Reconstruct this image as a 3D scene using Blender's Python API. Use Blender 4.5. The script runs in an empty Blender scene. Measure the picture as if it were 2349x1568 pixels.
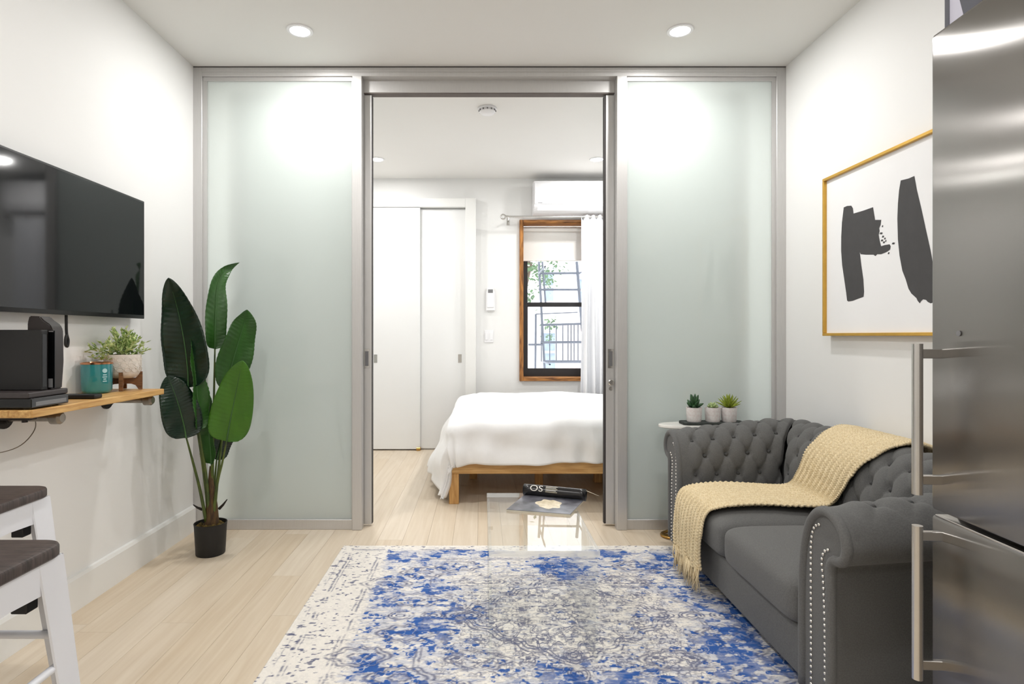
import bpy, bmesh, math, random
import numpy as np
from mathutils import Vector, Matrix

# ------------------------------------------------------------------ camera, world, lights, exposure
SC = bpy.context.scene
COL = SC.collection
F = 1350.0            # focal length in pixels of the 2349 px wide frame
CH = 1.047            # camera height
H = 2.50              # ceiling height
cam_d = bpy.data.cameras.new('camera')
cam_d.sensor_width = 36.0
cam_d.lens = 36.0 * F / 2349.0
cam_d.shift_x = (1174.5 - 1105.0) / 2349.0
cam_d.shift_y = -(784.0 - 770.0) / 2349.0
cam_d.clip_start = 0.02
cam_o = bpy.data.objects.new('camera', cam_d)
cam_o.location = (0, 0, CH)
cam_o.rotation_euler = (math.pi / 2, 0, 0)
COL.objects.link(cam_o)
SC.camera = cam_o

world = bpy.data.worlds.new('world')
SC.world = world
world.use_nodes = True
bgn = world.node_tree.nodes['Background']
bgn.inputs[0].default_value = (0.93, 0.96, 1.0, 1)
bgn.inputs[1].default_value = 4.0

SC.view_settings.view_transform = 'Standard'
SC.view_settings.look = 'None'
SC.view_settings.gamma = 1.0
SC.view_settings.use_curve_mapping = False
SC.view_settings.exposure = 0.12
SC.cycles.max_bounces = 6
SC.cycles.adaptive_threshold = 0.08
SC.cycles.use_denoising = True
FRONT_W = 10.0         # power of a living-room downlight
BED_W = 8.3           # power of a bedroom downlight

# ------------------------------------------------------------------ helpers
rnd = random.Random(7)

def P(px, py, d):
    """the point at depth d that the photograph shows at pixel (px, py)"""
    return Vector(((px - 1105.0) * d / F, d, CH - (py - 770.0) * d / F))

def lin(c):
    return tuple(((v / 255.0) / 12.92) if v / 255.0 <= 0.04045 else ((v / 255.0 + 0.055) / 1.055) ** 2.4 for v in c)

def origin(o):
    v = Vector((0, 0, 0))
    while o is not None:
        v += o.location
        o = o.parent
    return v

def tag(o, label, cat=None, group=None, kind=None):
    if label: o['label'] = label
    if cat: o['category'] = cat
    if group: o['group'] = group
    if kind: o['kind'] = kind
    return o

def thing(name, label, cat, loc=(0, 0, 0), group=None, kind=None, rotz=0.0):
    o = bpy.data.objects.new(name, None)
    o.empty_display_size = 0.05
    o.location = loc
    o.rotation_euler = (0, 0, rotz)
    COL.objects.link(o)
    return tag(o, label, cat, group, kind)

def obj(name, bm, mat, parent=None, smooth=False, local=False, angle=None):
    """link a bmesh (world coordinates, or the parent's when local) as one mesh object"""
    if parent is not None and not local:
        bmesh.ops.translate(bm, verts=bm.verts, vec=-origin(parent))
    me = bpy.data.meshes.new(name)
    bm.to_mesh(me)
    bm.free()
    if smooth:
        me.shade_smooth()
        if angle is not None:
            me.set_sharp_from_angle(angle=math.radians(angle))
    me.materials.append(mat)
    o = bpy.data.objects.new(name, me)
    COL.objects.link(o)
    if parent is not None:
        o.parent = parent
    return o

def link_copy(src, parent=None, loc=None):
    c = src.copy()
    COL.objects.link(c)
    c.parent = parent
    if loc is not None: c.location = loc
    return c

def NB():
    return bmesh.new()

def box(bm, x0, x1, y0, y1, z0, z1, bevel=0.0, seg=2):
    r = bmesh.ops.create_cube(bm, size=1.0)
    vs = r['verts']
    for v in vs:
        v.co = Vector((x0 + (v.co.x + .5) * (x1 - x0), y0 + (v.co.y + .5) * (y1 - y0), z0 + (v.co.z + .5) * (z1 - z0)))
    if bevel > 0:
        es = list({e for v in vs for e in v.link_edges})
        bmesh.ops.bevel(bm, geom=es, offset=bevel, segments=seg, profile=0.5, affect='EDGES')
    return bm

def spline(pts, n):
    pts = [Vector(p) for p in pts]
    if len(pts) == 2:
        return [pts[0].lerp(pts[1], i / (n - 1)) for i in range(n)]
    out = []
    m = len(pts) - 1
    for i in range(n):
        t = i / (n - 1) * m
        k = min(int(t), m - 1)
        f = t - k
        p1, p2 = pts[k], pts[k + 1]
        p0 = pts[k - 1] if k > 0 else p1 * 2 - p2
        p3 = pts[k + 2] if k + 2 <= m else p2 * 2 - p1
        out.append(0.5 * ((2 * p1) + (p2 - p0) * f + (2 * p0 - 5 * p1 + 4 * p2 - p3) * f * f + (3 * p1 - p0 - 3 * p2 + p3) * f ** 3))
    return out

def tube(bm, pts, r, n=10, cap=True):
    pts = [Vector(p) for p in pts]
    rs = r if isinstance(r, (list, tuple)) else [r] * len(pts)
    rings = []
    ref = None
    for i, p in enumerate(pts):
        t = (pts[min(i + 1, len(pts) - 1)] - pts[max(i - 1, 0)]).normalized()
        if ref is None:
            ref = t.orthogonal().normalized()
        ref = (ref - t * ref.dot(t)).normalized()
        b = t.cross(ref)
        rings.append([bm.verts.new(p + (ref * math.cos(a) + b * math.sin(a)) * rs[i]) for a in [2 * math.pi * k / n for k in range(n)]])
    for a, b in zip(rings[:-1], rings[1:]):
        for k in range(n):
            bm.faces.new((a[k], a[(k + 1) % n], b[(k + 1) % n], b[k]))
    if cap:
        bm.faces.new(rings[0][::-1])
        bm.faces.new(rings[-1])
    return bm

def lathe(bm, c, prof, n=28, sx=1.0, sy=1.0):
    """prof: list of (radius, z); closed at an end when the radius is 0"""
    rings = []
    for r, z in prof:
        if r <= 1e-6:
            rings.append([bm.verts.new((c[0], c[1], c[2] + z))])
        else:
            rings.append([bm.verts.new((c[0] + sx * r * math.cos(2 * math.pi * k / n), c[1] + sy * r * math.sin(2 * math.pi * k / n), c[2] + z)) for k in range(n)])
    for a, b in zip(rings[:-1], rings[1:]):
        for k in range(n):
            if len(a) == 1 and len(b) == 1: continue
            if len(a) == 1: bm.faces.new((a[0], b[(k + 1) % n], b[k]))
            elif len(b) == 1: bm.faces.new((a[k], a[(k + 1) % n], b[0]))
            else: bm.faces.new((a[k], a[(k + 1) % n], b[(k + 1) % n], b[k]))
    bmesh.ops.recalc_face_normals(bm, faces=bm.faces)
    return bm

def grid(bm, nu, nv, fn, wrap=False):
    vs = [[bm.verts.new(fn(i / (nu - 1), j / (nv - 1))) for j in range(nv)] for i in range(nu)]
    for i in range(nu - 1):
        for j in range(nv - 1):
            bm.faces.new((vs[i][j], vs[i + 1][j], vs[i + 1][j + 1], vs[i][j + 1]))
        if wrap:
            bm.faces.new((vs[i][nv - 1], vs[i + 1][nv - 1], vs[i + 1][0], vs[i][0]))
    return vs

def prism(bm, poly, axis, a0, a1):
    """poly in the two other axes, extruded along axis from a0 to a1"""
    def mk(p, a):
        if axis == 'x': return (a, p[0], p[1])
        if axis == 'y': return (p[0], a, p[1])
        return (p[0], p[1], a)
    v0 = [bm.verts.new(mk(p, a0)) for p in poly]
    v1 = [bm.verts.new(mk(p, a1)) for p in poly]
    n = len(poly)
    for k in range(n):
        bm.faces.new((v0[k], v0[(k + 1) % n], v1[(k + 1) % n], v1[k]))
    bm.faces.new(v0[::-1]); bm.faces.new(v1)
    bmesh.ops.recalc_face_normals(bm, faces=bm.faces)
    return bm

def cushion(bm, c, s, e1=0.35, e2=0.22, nu=40, nv=72, crown=0.0):
    """superellipsoid pillow with half sizes s"""
    sg = lambda v, e: math.copysign(abs(v) ** e, v)
    rows = []
    for i in range(nu + 1):
        ph = -math.pi / 2 + math.pi * i / nu
        row = []
        for j in range(nv):
            th = 2 * math.pi * j / nv
            x = sg(math.cos(ph), e1) * sg(math.cos(th), e2)
            y = sg(math.cos(ph), e1) * sg(math.sin(th), e2)
            z = sg(math.sin(ph), e1)
            zz = z * s[2]
            if z > 0: zz += crown * (1 - x * x) * (1 - y * y)
            row.append(bm.verts.new((c[0] + x * s[0], c[1] + y * s[1], c[2] + zz)))
        rows.append(row)
    for i in range(nu):
        for j in range(nv):
            bm.faces.new((rows[i][j], rows[i][(j + 1) % nv], rows[i + 1][(j + 1) % nv], rows[i + 1][j]))
    bmesh.ops.remove_doubles(bm, verts=bm.verts, dist=1e-5)
    bmesh.ops.recalc_face_normals(bm, faces=bm.faces)
    return bm

# ------------------------------------------------------------------ materials
def nodes_of(name):
    m = bpy.data.materials.new(name)
    m.use_nodes = True
    nt = m.node_tree
    return m, nt, nt.nodes['Principled BSDF']

def N(nt, kind, **kw):
    n = nt.nodes.new(kind)
    for k, v in kw.items():
        if k in n.inputs: n.inputs[k].default_value = v
        else: setattr(n, k, v)
    return n

def pmat(name, col, rough=0.5, metal=0.0, vary=0.05, scale=8.0, bump=0.0, bscale=120.0, stretch=(1, 1, 1), spec=0.5, coat=0.0, col2=None, sheen=0.0):
    m, nt, b = nodes_of(name)
    tc = N(nt, 'ShaderNodeTexCoord')
    mp = N(nt, 'ShaderNodeMapping')
    mp.inputs['Scale'].default_value = stretch
    nt.links.new(tc.outputs['Object'], mp.inputs[0])
    nz = N(nt, 'ShaderNodeTexNoise', Scale=scale, Detail=4.0)
    nt.links.new(mp.outputs[0], nz.inputs['Vector'])
    c = lin(col)
    hi = lin(col2) if col2 else tuple(min(1, v * (1 + vary)) for v in c)
    lo = c if col2 else tuple(v * (1 - vary) for v in c)
    rp = N(nt, 'ShaderNodeValToRGB')
    rp.color_ramp.elements[0].color = (*lo, 1); rp.color_ramp.elements[0].position = 0.35
    rp.color_ramp.elements[1].color = (*hi, 1); rp.color_ramp.elements[1].position = 0.65
    nt.links.new(nz.outputs[0], rp.inputs[0])
    nt.links.new(rp.outputs[0], b.inputs['Base Color'])
    b.inputs['Roughness'].default_value = rough
    b.inputs['Metallic'].default_value = metal
    b.inputs['Specular IOR Level'].default_value = spec
    b.inputs['Coat Weight'].default_value = coat
    b.inputs['Sheen Weight'].default_value = sheen
    if bump > 0:
        n2 = N(nt, 'ShaderNodeTexNoise', Scale=bscale, Detail=3.0)
        nt.links.new(mp.outputs[0], n2.inputs['Vector'])
        bp = N(nt, 'ShaderNodeBump', Strength=bump, Distance=0.002)
        nt.links.new(n2.outputs[0], bp.inputs['Height'])
        nt.links.new(bp.outputs[0], b.inputs['Normal'])
    return m

def emat(name, col, s):
    m = bpy.data.materials.new(name)
    m.use_nodes = True
    nt = m.node_tree
    nt.nodes.remove(nt.nodes['Principled BSDF'])
    e = N(nt, 'ShaderNodeEmission')
    e.inputs[0].default_value = (*col, 1); e.inputs[1].default_value = s
    nt.links.new(e.outputs[0], nt.nodes['Material Output'].inputs[0])
    return m

def wood(name, c1, c2, stretch, scale=6.0, rough=0.5, bump=0.15):
    m, nt, b = nodes_of(name)
    tc = N(nt, 'ShaderNodeTexCoord')
    mp = N(nt, 'ShaderNodeMapping'); mp.inputs['Scale'].default_value = stretch
    nt.links.new(tc.outputs['Object'], mp.inputs[0])
    nz = N(nt, 'ShaderNodeTexNoise', Scale=scale, Detail=6.0, Distortion=0.6)
    nt.links.new(mp.outputs[0], nz.inputs['Vector'])
    rp = N(nt, 'ShaderNodeValToRGB')
    rp.color_ramp.elements[0].color = (*lin(c1), 1); rp.color_ramp.elements[0].position = 0.3
    rp.color_ramp.elements[1].color = (*lin(c2), 1); rp.color_ramp.elements[1].position = 0.7
    nt.links.new(nz.outputs[0], rp.inputs[0])
    nt.links.new(rp.outputs[0], b.inputs['Base Color'])
    b.inputs['Roughness'].default_value = rough
    if bump:
        bp = N(nt, 'ShaderNodeBump', Strength=bump, Distance=0.001)
        nt.links.new(nz.outputs[0], bp.inputs['Height']); nt.links.new(bp.outputs[0], b.inputs['Normal'])
    return m

M = {}
M['wall'] = pmat('wall_paint', (240, 240, 239), 0.75, vary=0.006, scale=2.0, bump=0.03, bscale=60)
M['ceiling'] = pmat('ceiling_paint', (236, 235, 232), 0.85, vary=0.006, scale=2.0, bump=0.03, bscale=60)
M['trim'] = pmat('trim_paint', (240, 240, 238), 0.45, vary=0.006, scale=3.0)
M['closet'] = pmat('closet_paint', (240, 241, 241), 0.4, vary=0.006, scale=3.0)
M['alu'] = pmat('brushed_aluminium', (206, 205, 204), 0.40, 0.55, vary=0.03, scale=14, stretch=(60, 60, 1), bump=0.04, bscale=30)
M['dark_gap'] = pmat('black_gasket', (58, 54, 54), 0.7, vary=0.1)
M['fascia_gap'] = pmat('brown_track_seal', (104, 96, 92), 0.7, vary=0.08)
M['chrome'] = pmat('satin_nickel', (205, 203, 200), 0.25, 1.0, vary=0.03)
M['white_gloss'] = pmat('white_plastic', (244, 244, 246), 0.3, vary=0.006)
M['grey_plastic'] = pmat('grey_plastic', (120, 120, 122), 0.45, vary=0.05)
M['black_gloss'] = pmat('black_gloss_plastic', (10, 11, 12), 0.12, vary=0.1)
M['black'] = pmat('matte_black_plastic', (20, 19, 19), 0.5, vary=0.1, bump=0.05)
M['brown_black'] = pmat('brownish_black_plastic', (38, 30, 28), 0.4, vary=0.1)
M['dkgrey'] = pmat('dark_grey_shell', (58, 52, 52), 0.45, vary=0.06)
M['bezel'] = pmat('tv_bezel', (14, 14, 15), 0.35, vary=0.05)
M['sofa'] = pmat('charcoal_tweed', (104, 104, 103), 0.95, vary=0.10, scale=260, bump=0.35, bscale=500, spec=0.1, sheen=0.12)
M['sofa_button'] = pmat('charcoal_button', (84, 84, 84), 0.95, vary=0.08, scale=200, spec=0.1)
M['nail'] = pmat('silver_nailhead', (225, 222, 216), 0.25, 1.0, vary=0.02)
M['darkwood'] = pmat('dark_wood_foot', (35, 26, 22), 0.5, vary=0.15, stretch=(4, 4, 1), scale=20)
M['seatwood'] = wood('dark_walnut_seat', (40, 33, 31), (82, 70, 66), (3, 34, 3), 5.0, 0.5)
M['whitemetal'] = pmat('white_powder_coat', (232, 234, 240), 0.4, vary=0.01)
M['shelfwood'] = wood('pine_shelf', (176, 124, 62), (226, 184, 118), (26, 2.0, 26), 3.0, 0.45)
M['shelfend'] = wood('pine_end_grain', (165, 112, 60), (205, 158, 96), (6, 26, 26), 3.0, 0.5)
M['pipe'] = pmat('galvanised_pipe', (138, 130, 120), 0.35, 1.0, vary=0.12, scale=30)
M['iron'] = pmat('dark_iron', (48, 42, 40), 0.5, 0.6, vary=0.15, scale=30)
M['teal'] = pmat('teal_glass', (38, 120, 130), 0.08, vary=0.12, scale=12, stretch=(1, 1, .4), coat=0.5, col2=(56, 146, 150))
M['copper'] = pmat('copper_lid', (200, 138, 100), 0.25, 1.0, vary=0.06)
M['mint'] = pmat('pale_print', (180, 220, 225), 0.5)
M['wax'] = pmat('candle_wax', (70, 150, 150), 0.6)
M['ceramic'] = pmat('cream_ceramic', (226, 218, 208), 0.55, vary=0.06, scale=45, bump=0.6, bscale=55)
M['standwood'] = wood('walnut_stand', (84, 52, 24), (140, 94, 52), (8, 8, 30), 3.0, 0.5)
M['soil'] = pmat('soil', (44, 34, 26), 0.95, vary=0.3, scale=60, bump=0.6)
M['foliage'] = pmat('variegated_leaf', (104, 146, 58), 0.5, scale=45, col2=(226, 234, 168))
M['leaf_shaded'] = pmat('shaded_banana_leaf', (14, 40, 24), 0.26, vary=0.25, scale=6, stretch=(3, 3, 1))  # leaves turned from the light: shade put into the green
M['leaf_mid'] = pmat('mid_banana_leaf', (40, 84, 24), 0.38, vary=0.2, scale=6, stretch=(3, 3, 1))  # same leaf, tone painted between the lit and the shaded green
M['leaf_lit'] = pmat('lit_banana_leaf', (62, 112, 18), 0.4, vary=0.12, scale=6, stretch=(3, 3, 1))  # leaf facing the light: its brightness is put into the green
M['midrib'] = pmat('leaf_midrib', (62, 100, 52), 0.45, vary=0.1)
M['stem'] = pmat('green_stem', (84, 98, 34), 0.5, vary=0.25, scale=18, col2=(56, 72, 28))
M['trunk'] = pmat('fibrous_brown_trunk', (60, 42, 26), 0.8, scale=30, col2=(96, 72, 38), stretch=(4, 4, .6), bump=0.5)
M['moss'] = pmat('dried_moss', (110, 88, 30), 0.95, scale=60, col2=(60, 52, 22), bump=0.8)
M['blackpot'] = pmat('black_nursery_pot', (20, 20, 21), 0.55, vary=0.08, bump=0.1)
M['marble'] = pmat('white_tabletop', (240, 238, 232), 0.2, vary=0.02, scale=5)
M['brass'] = pmat('brass', (190, 150, 84), 0.25, 1.0, vary=0.06)
M['slate'] = pmat('dark_slate_tray', (40, 46, 44), 0.6, vary=0.2, scale=60)
M['speckle'] = pmat('white_speckled_pot', (246, 243, 241), 0.5, scale=90, col2=(234, 224, 222))
M['succ_dark'] = pmat('dark_succulent', (34, 66, 40), 0.5, scale=60, col2=(52, 92, 50))
M['succ_pale'] = pmat('pale_succulent', (132, 156, 100), 0.5, scale=60, col2=(180, 196, 140))
M['succ_lime'] = pmat('lime_succulent', (120, 138, 16), 0.5, scale=60, col2=(164, 178, 72))
M['duvet'] = pmat('white_cotton', (246, 246, 246), 0.9, vary=0.008, scale=30, bump=0.12, bscale=40, spec=0.2)
M['mattress'] = pmat('mattress_ticking', (236, 234, 230), 0.9, vary=0.02)
M['bedwood'] = wood('pine_bed', (186, 138, 78), (222, 180, 120), (2, 26, 26), 3.0, 0.5)
M['bedleg'] = wood('pine_bed_leg', (176, 128, 70), (214, 168, 106), (26, 26, 2), 3.0, 0.5)
M['winwood'] = wood('stained_window_wood', (92, 52, 18), (196, 134, 68), (26, 26, 3.0), 2.6, 0.5)
M['winwood_h'] = wood('stained_window_wood_cross', (92, 52, 18), (196, 134, 68), (3.0, 26, 26), 2.6, 0.5)
M['sash'] = pmat('black_sash', (36, 34, 36), 0.5, vary=0.08)
M['ironout'] = pmat('painted_iron_rail', (92, 96, 106), 0.6, vary=0.1)
M['brick'] = pmat('white_painted_brick', (238, 234, 232), 0.9, vary=0.04, scale=8)
M['pinkwood'] = pmat('weathered_fence_board', (214, 190, 186), 0.9, vary=0.08, scale=8)
M['bluewin'] = pmat('far_window_glass', (128, 142, 168), 0.3, vary=0.1)
M['cornice'] = pmat('far_cornice', (186, 188, 200), 0.8, vary=0.05)
M['treeleaf'] = pmat('tree_leaf', (70, 96, 62), 0.6, vary=0.3, scale=3)
M['bark'] = pmat('bark', (90, 78, 66), 0.9, vary=0.2)
M['paper'] = pmat('art_paper', (243, 243, 244), 0.8, vary=0.004)
M['ink'] = pmat('charcoal_ink', (70, 69, 70), 0.8, vary=0.04, scale=20)
M['gold'] = pmat('gold_frame', (214, 168, 74), 0.35, 0.55, vary=0.05, scale=20)
M['boxgrey'] = pmat('pale_grey_card', (176, 174, 186), 0.6, vary=0.02)
M['boxdark'] = pmat('charcoal_card', (66, 66, 74), 0.6, vary=0.04)
M['magblack'] = pmat('magazine_black_cover', (24, 22, 24), 0.25, vary=0.2, scale=20)
M['maggrey'] = pmat('magazine_photo_page', (58, 58, 64), 0.3, scale=16, col2=(120, 120, 128))
M['magpages'] = pmat('magazine_pages', (214, 206, 186), 0.7, vary=0.06, scale=60, stretch=(1, 1, 20))
M['magwhite'] = pmat('magazine_print_white', (236, 232, 224), 0.5, vary=0.04, scale=60)
M['magflower'] = pmat('magazine_flower', (240, 228, 204), 0.4, scale=50, col2=(205, 190, 160))
M['lens'] = emat('downlight_lens', (1.0, 0.985, 0.96), 22.0)
M['lens'].cycles.emission_sampling = 'NONE'
M['curtain'] = pmat('white_curtain', (246, 247, 250), 0.9, vary=0.006, spec=0.1)
M['shade'] = pmat('white_roller_shade', (236, 234, 230), 0.9, vary=0.01, spec=0.1)

# stainless steel, grain running upright so that highlights smear sideways
m, nt, b = nodes_of('brushed_stainless')
b.inputs['Base Color'].default_value = (*lin((150, 147, 144)), 1)
b.inputs['Metallic'].default_value = 1.0
b.inputs['Roughness'].default_value = 0.30
b.inputs['Anisotropic'].default_value = 1.0
b.inputs['Anisotropic Rotation'].default_value = 0.0
tn = N(nt, 'ShaderNodeTangent', direction_type='RADIAL', axis='Z')
nt.links.new(tn.outputs[0], b.inputs['Tangent'])
tc = N(nt, 'ShaderNodeTexCoord'); mp = N(nt, 'ShaderNodeMapping'); mp.inputs['Scale'].default_value = (160, 160, 1.2)
nt.links.new(tc.outputs['Object'], mp.inputs[0])
nz = N(nt, 'ShaderNodeTexNoise', Scale=2.0, Detail=3.0)
nt.links.new(mp.outputs[0], nz.inputs['Vector'])
mr = N(nt, 'ShaderNodeMapRange'); mr.inputs[3].default_value = 0.235; mr.inputs[4].default_value = 0.25
nt.links.new(nz.outputs[0], mr.inputs[0]); nt.links.new(mr.outputs[0], b.inputs['Roughness'])
M['steel'] = m

# frosted glass: a pale green diffusing sheet with a polished face
def frosted(name, col, tw):
    m = bpy.data.materials.new(name); m.use_nodes = True
    nt = m.node_tree
    nt.nodes.remove(nt.nodes['Principled BSDF'])
    df = N(nt, 'ShaderNodeBsdfDiffuse'); df.inputs[0].default_value = (*lin(col), 1)
    tr = N(nt, 'ShaderNodeBsdfTranslucent'); tr.inputs[0].default_value = (*lin(col), 1)
    mx = N(nt, 'ShaderNodeMixShader'); mx.inputs[0].default_value = tw
    nt.links.new(df.outputs[0], mx.inputs[1]); nt.links.new(tr.outputs[0], mx.inputs[2])
    gl = N(nt, 'ShaderNodeBsdfGlossy'); gl.inputs['Roughness'].default_value = 0.03
    fr = N(nt, 'ShaderNodeFresnel'); fr.inputs[0].default_value = 1.5
    m2 = N(nt, 'ShaderNodeMixShader')
    ge = N(nt, 'ShaderNodeNewGeometry')
    ff = N(nt, 'ShaderNodeMath', operation='SUBTRACT'); ff.inputs[0].default_value = 1.0
    nt.links.new(ge.outputs['Backfacing'], ff.inputs[1])
    fm = N(nt, 'ShaderNodeMath', operation='MULTIPLY')
    nt.links.new(fr.outputs[0], fm.inputs[0]); nt.links.new(ff.outputs[0], fm.inputs[1])
    nt.links.new(fm.outputs[0], m2.inputs[0]); nt.links.new(mx.outputs[0], m2.inputs[1]); nt.links.new(gl.outputs[0], m2.inputs[2])
    nt.links.new(m2.outputs[0], nt.nodes['Material Output'].inputs[0])
    return m
M['frost'] = frosted('frosted_glass', (243, 248, 246), 0.58)

def clear_pane(name, tint=(1, 1, 1)):
    m = bpy.data.materials.new(name); m.use_nodes = True
    nt = m.node_tree
    nt.nodes.remove(nt.nodes['Principled BSDF'])
    t = N(nt, 'ShaderNodeBsdfTransparent'); t.inputs[0].default_value = (*tint, 1)
    gl = N(nt, 'ShaderNodeBsdfGlossy'); gl.inputs['Roughness'].default_value = 0.0
    fr = N(nt, 'ShaderNodeFresnel'); fr.inputs[0].default_value = 1.5
    mx = N(nt, 'ShaderNodeMixShader')
    ge = N(nt, 'ShaderNodeNewGeometry')                             # the polish counts on the outer faces only
    ff = N(nt, 'ShaderNodeMath', operation='SUBTRACT'); ff.inputs[0].default_value = 1.0
    nt.links.new(ge.outputs['Backfacing'], ff.inputs[1])
    fm = N(nt, 'ShaderNodeMath', operation='MULTIPLY')
    nt.links.new(fr.outputs[0], fm.inputs[0]); nt.links.new(ff.outputs[0], fm.inputs[1])
    nt.links.new(fm.outputs[0], mx.inputs[0]); nt.links.new(t.outputs[0], mx.inputs[1]); nt.links.new(gl.outputs[0], mx.inputs[2])
    nt.links.new(mx.outputs[0], nt.nodes['Material Output'].inputs[0])
    return m
M['pane'] = clear_pane('window_pane', (0.96, 0.97, 0.97))
# sawn acrylic edge: milky where the sheet is cut
m, nt, b = nodes_of('acrylic_cut_edge')
b.inputs['Base Color'].default_value = (.86, .88, .87, 1); b.inputs['Roughness'].default_value = .15
b.inputs['Alpha'].default_value = .55
nz = N(nt, 'ShaderNodeTexNoise', Scale=30.0); mr = N(nt, 'ShaderNodeMapRange'); mr.inputs[3].default_value = .45; mr.inputs[4].default_value = .65
nt.links.new(nz.outputs[0], mr.inputs[0]); nt.links.new(mr.outputs[0], b.inputs['Alpha'])
M['acrylic_edge'] = m
M['acrylic'] = clear_pane('clear_acrylic', (0.97, 0.98, 0.975))

# television screen: dark, polished
m, nt, b = nodes_of('tv_screen')
b.inputs['Base Color'].default_value = (0.004, 0.005, 0.006, 1)
b.inputs['Roughness'].default_value = 0.06
b.inputs['Specular IOR Level'].default_value = 0.5
nz = N(nt, 'ShaderNodeTexNoise', Scale=3.0)
mr = N(nt, 'ShaderNodeMapRange'); mr.inputs[3].default_value = 0.05; mr.inputs[4].default_value = 0.07
nt.links.new(nz.outputs[0], mr.inputs[0]); nt.links.new(mr.outputs[0], b.inputs['Roughness'])
M['screen'] = m

# floor boards: whitewashed oak, a little different from board to board
m, nt, b = nodes_of('whitewashed_oak')
oi = N(nt, 'ShaderNodeObjectInfo')
tc = N(nt, 'ShaderNodeTexCoord'); mp = N(nt, 'ShaderNodeMapping'); mp.inputs['Scale'].default_value = (22, 1.6, 22)
nt.links.new(tc.outputs['Object'], mp.inputs[0])
mul = N(nt, 'ShaderNodeVectorMath', operation='SCALE'); mul.inputs[0].default_value = (7, 13, 5)
nt.links.new(oi.outputs['Random'], mul.inputs['Scale'])
add = N(nt, 'ShaderNodeVectorMath', operation='ADD')
nt.links.new(mp.outputs[0], add.inputs[0]); nt.links.new(mul.outputs[0], add.inputs[1])
nz = N(nt, 'ShaderNodeTexNoise', Scale=2.0, Detail=6.0, Distortion=0.5)
nt.links.new(add.outputs[0], nz.inputs['Vector'])
rp = N(nt, 'ShaderNodeValToRGB')
rp.color_ramp.elements[0].color = (*lin((206, 188, 164)), 1); rp.color_ramp.elements[0].position = 0.3
rp.color_ramp.elements[1].color = (*lin((226, 212, 192)), 1); rp.color_ramp.elements[1].position = 0.7
nt.links.new(nz.outputs[0], rp.inputs[0])
rp2 = N(nt, 'ShaderNodeValToRGB')
rp2.color_ramp.elements[0].color = (*lin((205, 186, 158)), 1)
rp2.color_ramp.elements[1].color = (*lin((226, 216, 200)), 1)
nt.links.new(oi.outputs['Random'], rp2.inputs[0])
mx = N(nt, 'ShaderNodeMix', data_type='RGBA'); mx.inputs[0].default_value = 0.4
nt.links.new(rp.outputs[0], mx.inputs[6]); nt.links.new(rp2.outputs[0], mx.inputs[7])
nt.links.new(mx.outputs[2], b.inputs['Base Color'])
b.inputs['Roughness'].default_value = 0.42
M['floor'] = m

# ------------------------------------------------------------------ the room shell
XL, XR = -1.557, 1.642
DP = 3.176            # front face of the glass partition
DB = 5.436            # bedroom back wall
Y0 = -2.3             # wall behind the camera

def struct(name, bm, mat, label, smooth=False):
    return tag(obj(name, bm, mat, None, smooth), label, None, None, 'structure')

fl = struct('floor', box(NB(), XL - .1, XR + .1, Y0 - .1, DB + .2, -0.12, -0.02), M['floor'], 'pale whitewashed oak plank floor running through both rooms')
PW = 0.128
bmp = NB(); box(bmp, -PW / 2 + .0004, PW / 2 - .0004, -.5, .5, -.02, 0)
plank_me = bpy.data.meshes.new('plank'); bmp.to_mesh(plank_me); bmp.free(); plank_me.materials.append(M['floor'])
npl = 0
for i in range(int((XR - XL) / PW) + 1):
    x = XL + PW * (i + .5)
    if x > XR + .06: break
    y = Y0 - rnd.random() * 0.9
    while y < DB:
        L = rnd.uniform(0.9, 1.7)
        a, bb = max(y, Y0), min(y + L, DB)
        if bb - a > 0.05:
            o = bpy.data.objects.new('plank', plank_me); COL.objects.link(o)
            o.parent = fl; o.location = (x, (a + bb) / 2, 0); o.scale = (1, bb - a - .0008, 1)
            npl += 1
        y += L

struct('wall_left', box(NB(), XL - .1, XL, Y0 - .1, DB + .2, 0, H + .1), M['wall'], 'white painted left wall behind the television and plant')
struct('wall_right', box(NB(), XR, XR + .1, Y0 - .1, DB + .2, 0, H + .1), M['wall'], 'white painted right wall behind the sofa and framed print')
struct('wall_rear', box(NB(), XL, XR, Y0 - .1, Y0, 0, H), M['wall'], 'white painted wall at the near end of the room')
struct('ceiling', box(NB(), XL, XR, Y0, DB + .2, H, H + .1), M['ceiling'], 'flat white painted ceiling with round recessed downlights')
WX0, WX1, WZ0, WZ1 = 0.372, 1.02, 0.655, 2.09
bm = NB()
box(bm, XL, WX0, DB, DB + .2, 0, H); box(bm, WX1, XR, DB, DB + .2, 0, H)
box(bm, WX0, WX1, DB, DB + .2, 0, WZ0); box(bm, WX0, WX1, DB, DB + .2, WZ1, H)
struct('wall_back', bm, M['wall'], 'white bedroom wall with the closet and the window')

def baseboard(name, poly_side, y0, y1, label):
    bm = NB()
    x = XL if poly_side < 0 else XR
    s = -poly_side
    prism(bm, [(x, 0), (x + s * .016, 0), (x + s * .016, .122), (x + s * .010, .134), (x, .137)], 'y', y0, y1)
    struct(name, bm, M['trim'], label)
baseboard('baseboard_left', -1, Y0, DP - .002, 'tall white baseboard along the left wall')
baseboard('baseboard_right', 1, Y0, DP - .002, 'tall white baseboard along the right wall behind the sofa')
baseboard('baseboard_bedroom', 1, DP + .16, DB - .002, 'white baseboard along the right wall of the bedroom')
struct('baseboard_back', box(NB(), -.05, XR - .018, DB - .016, DB, 0, .13, .003, 1), M['trim'], 'white baseboard under the bedroom window')

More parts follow.
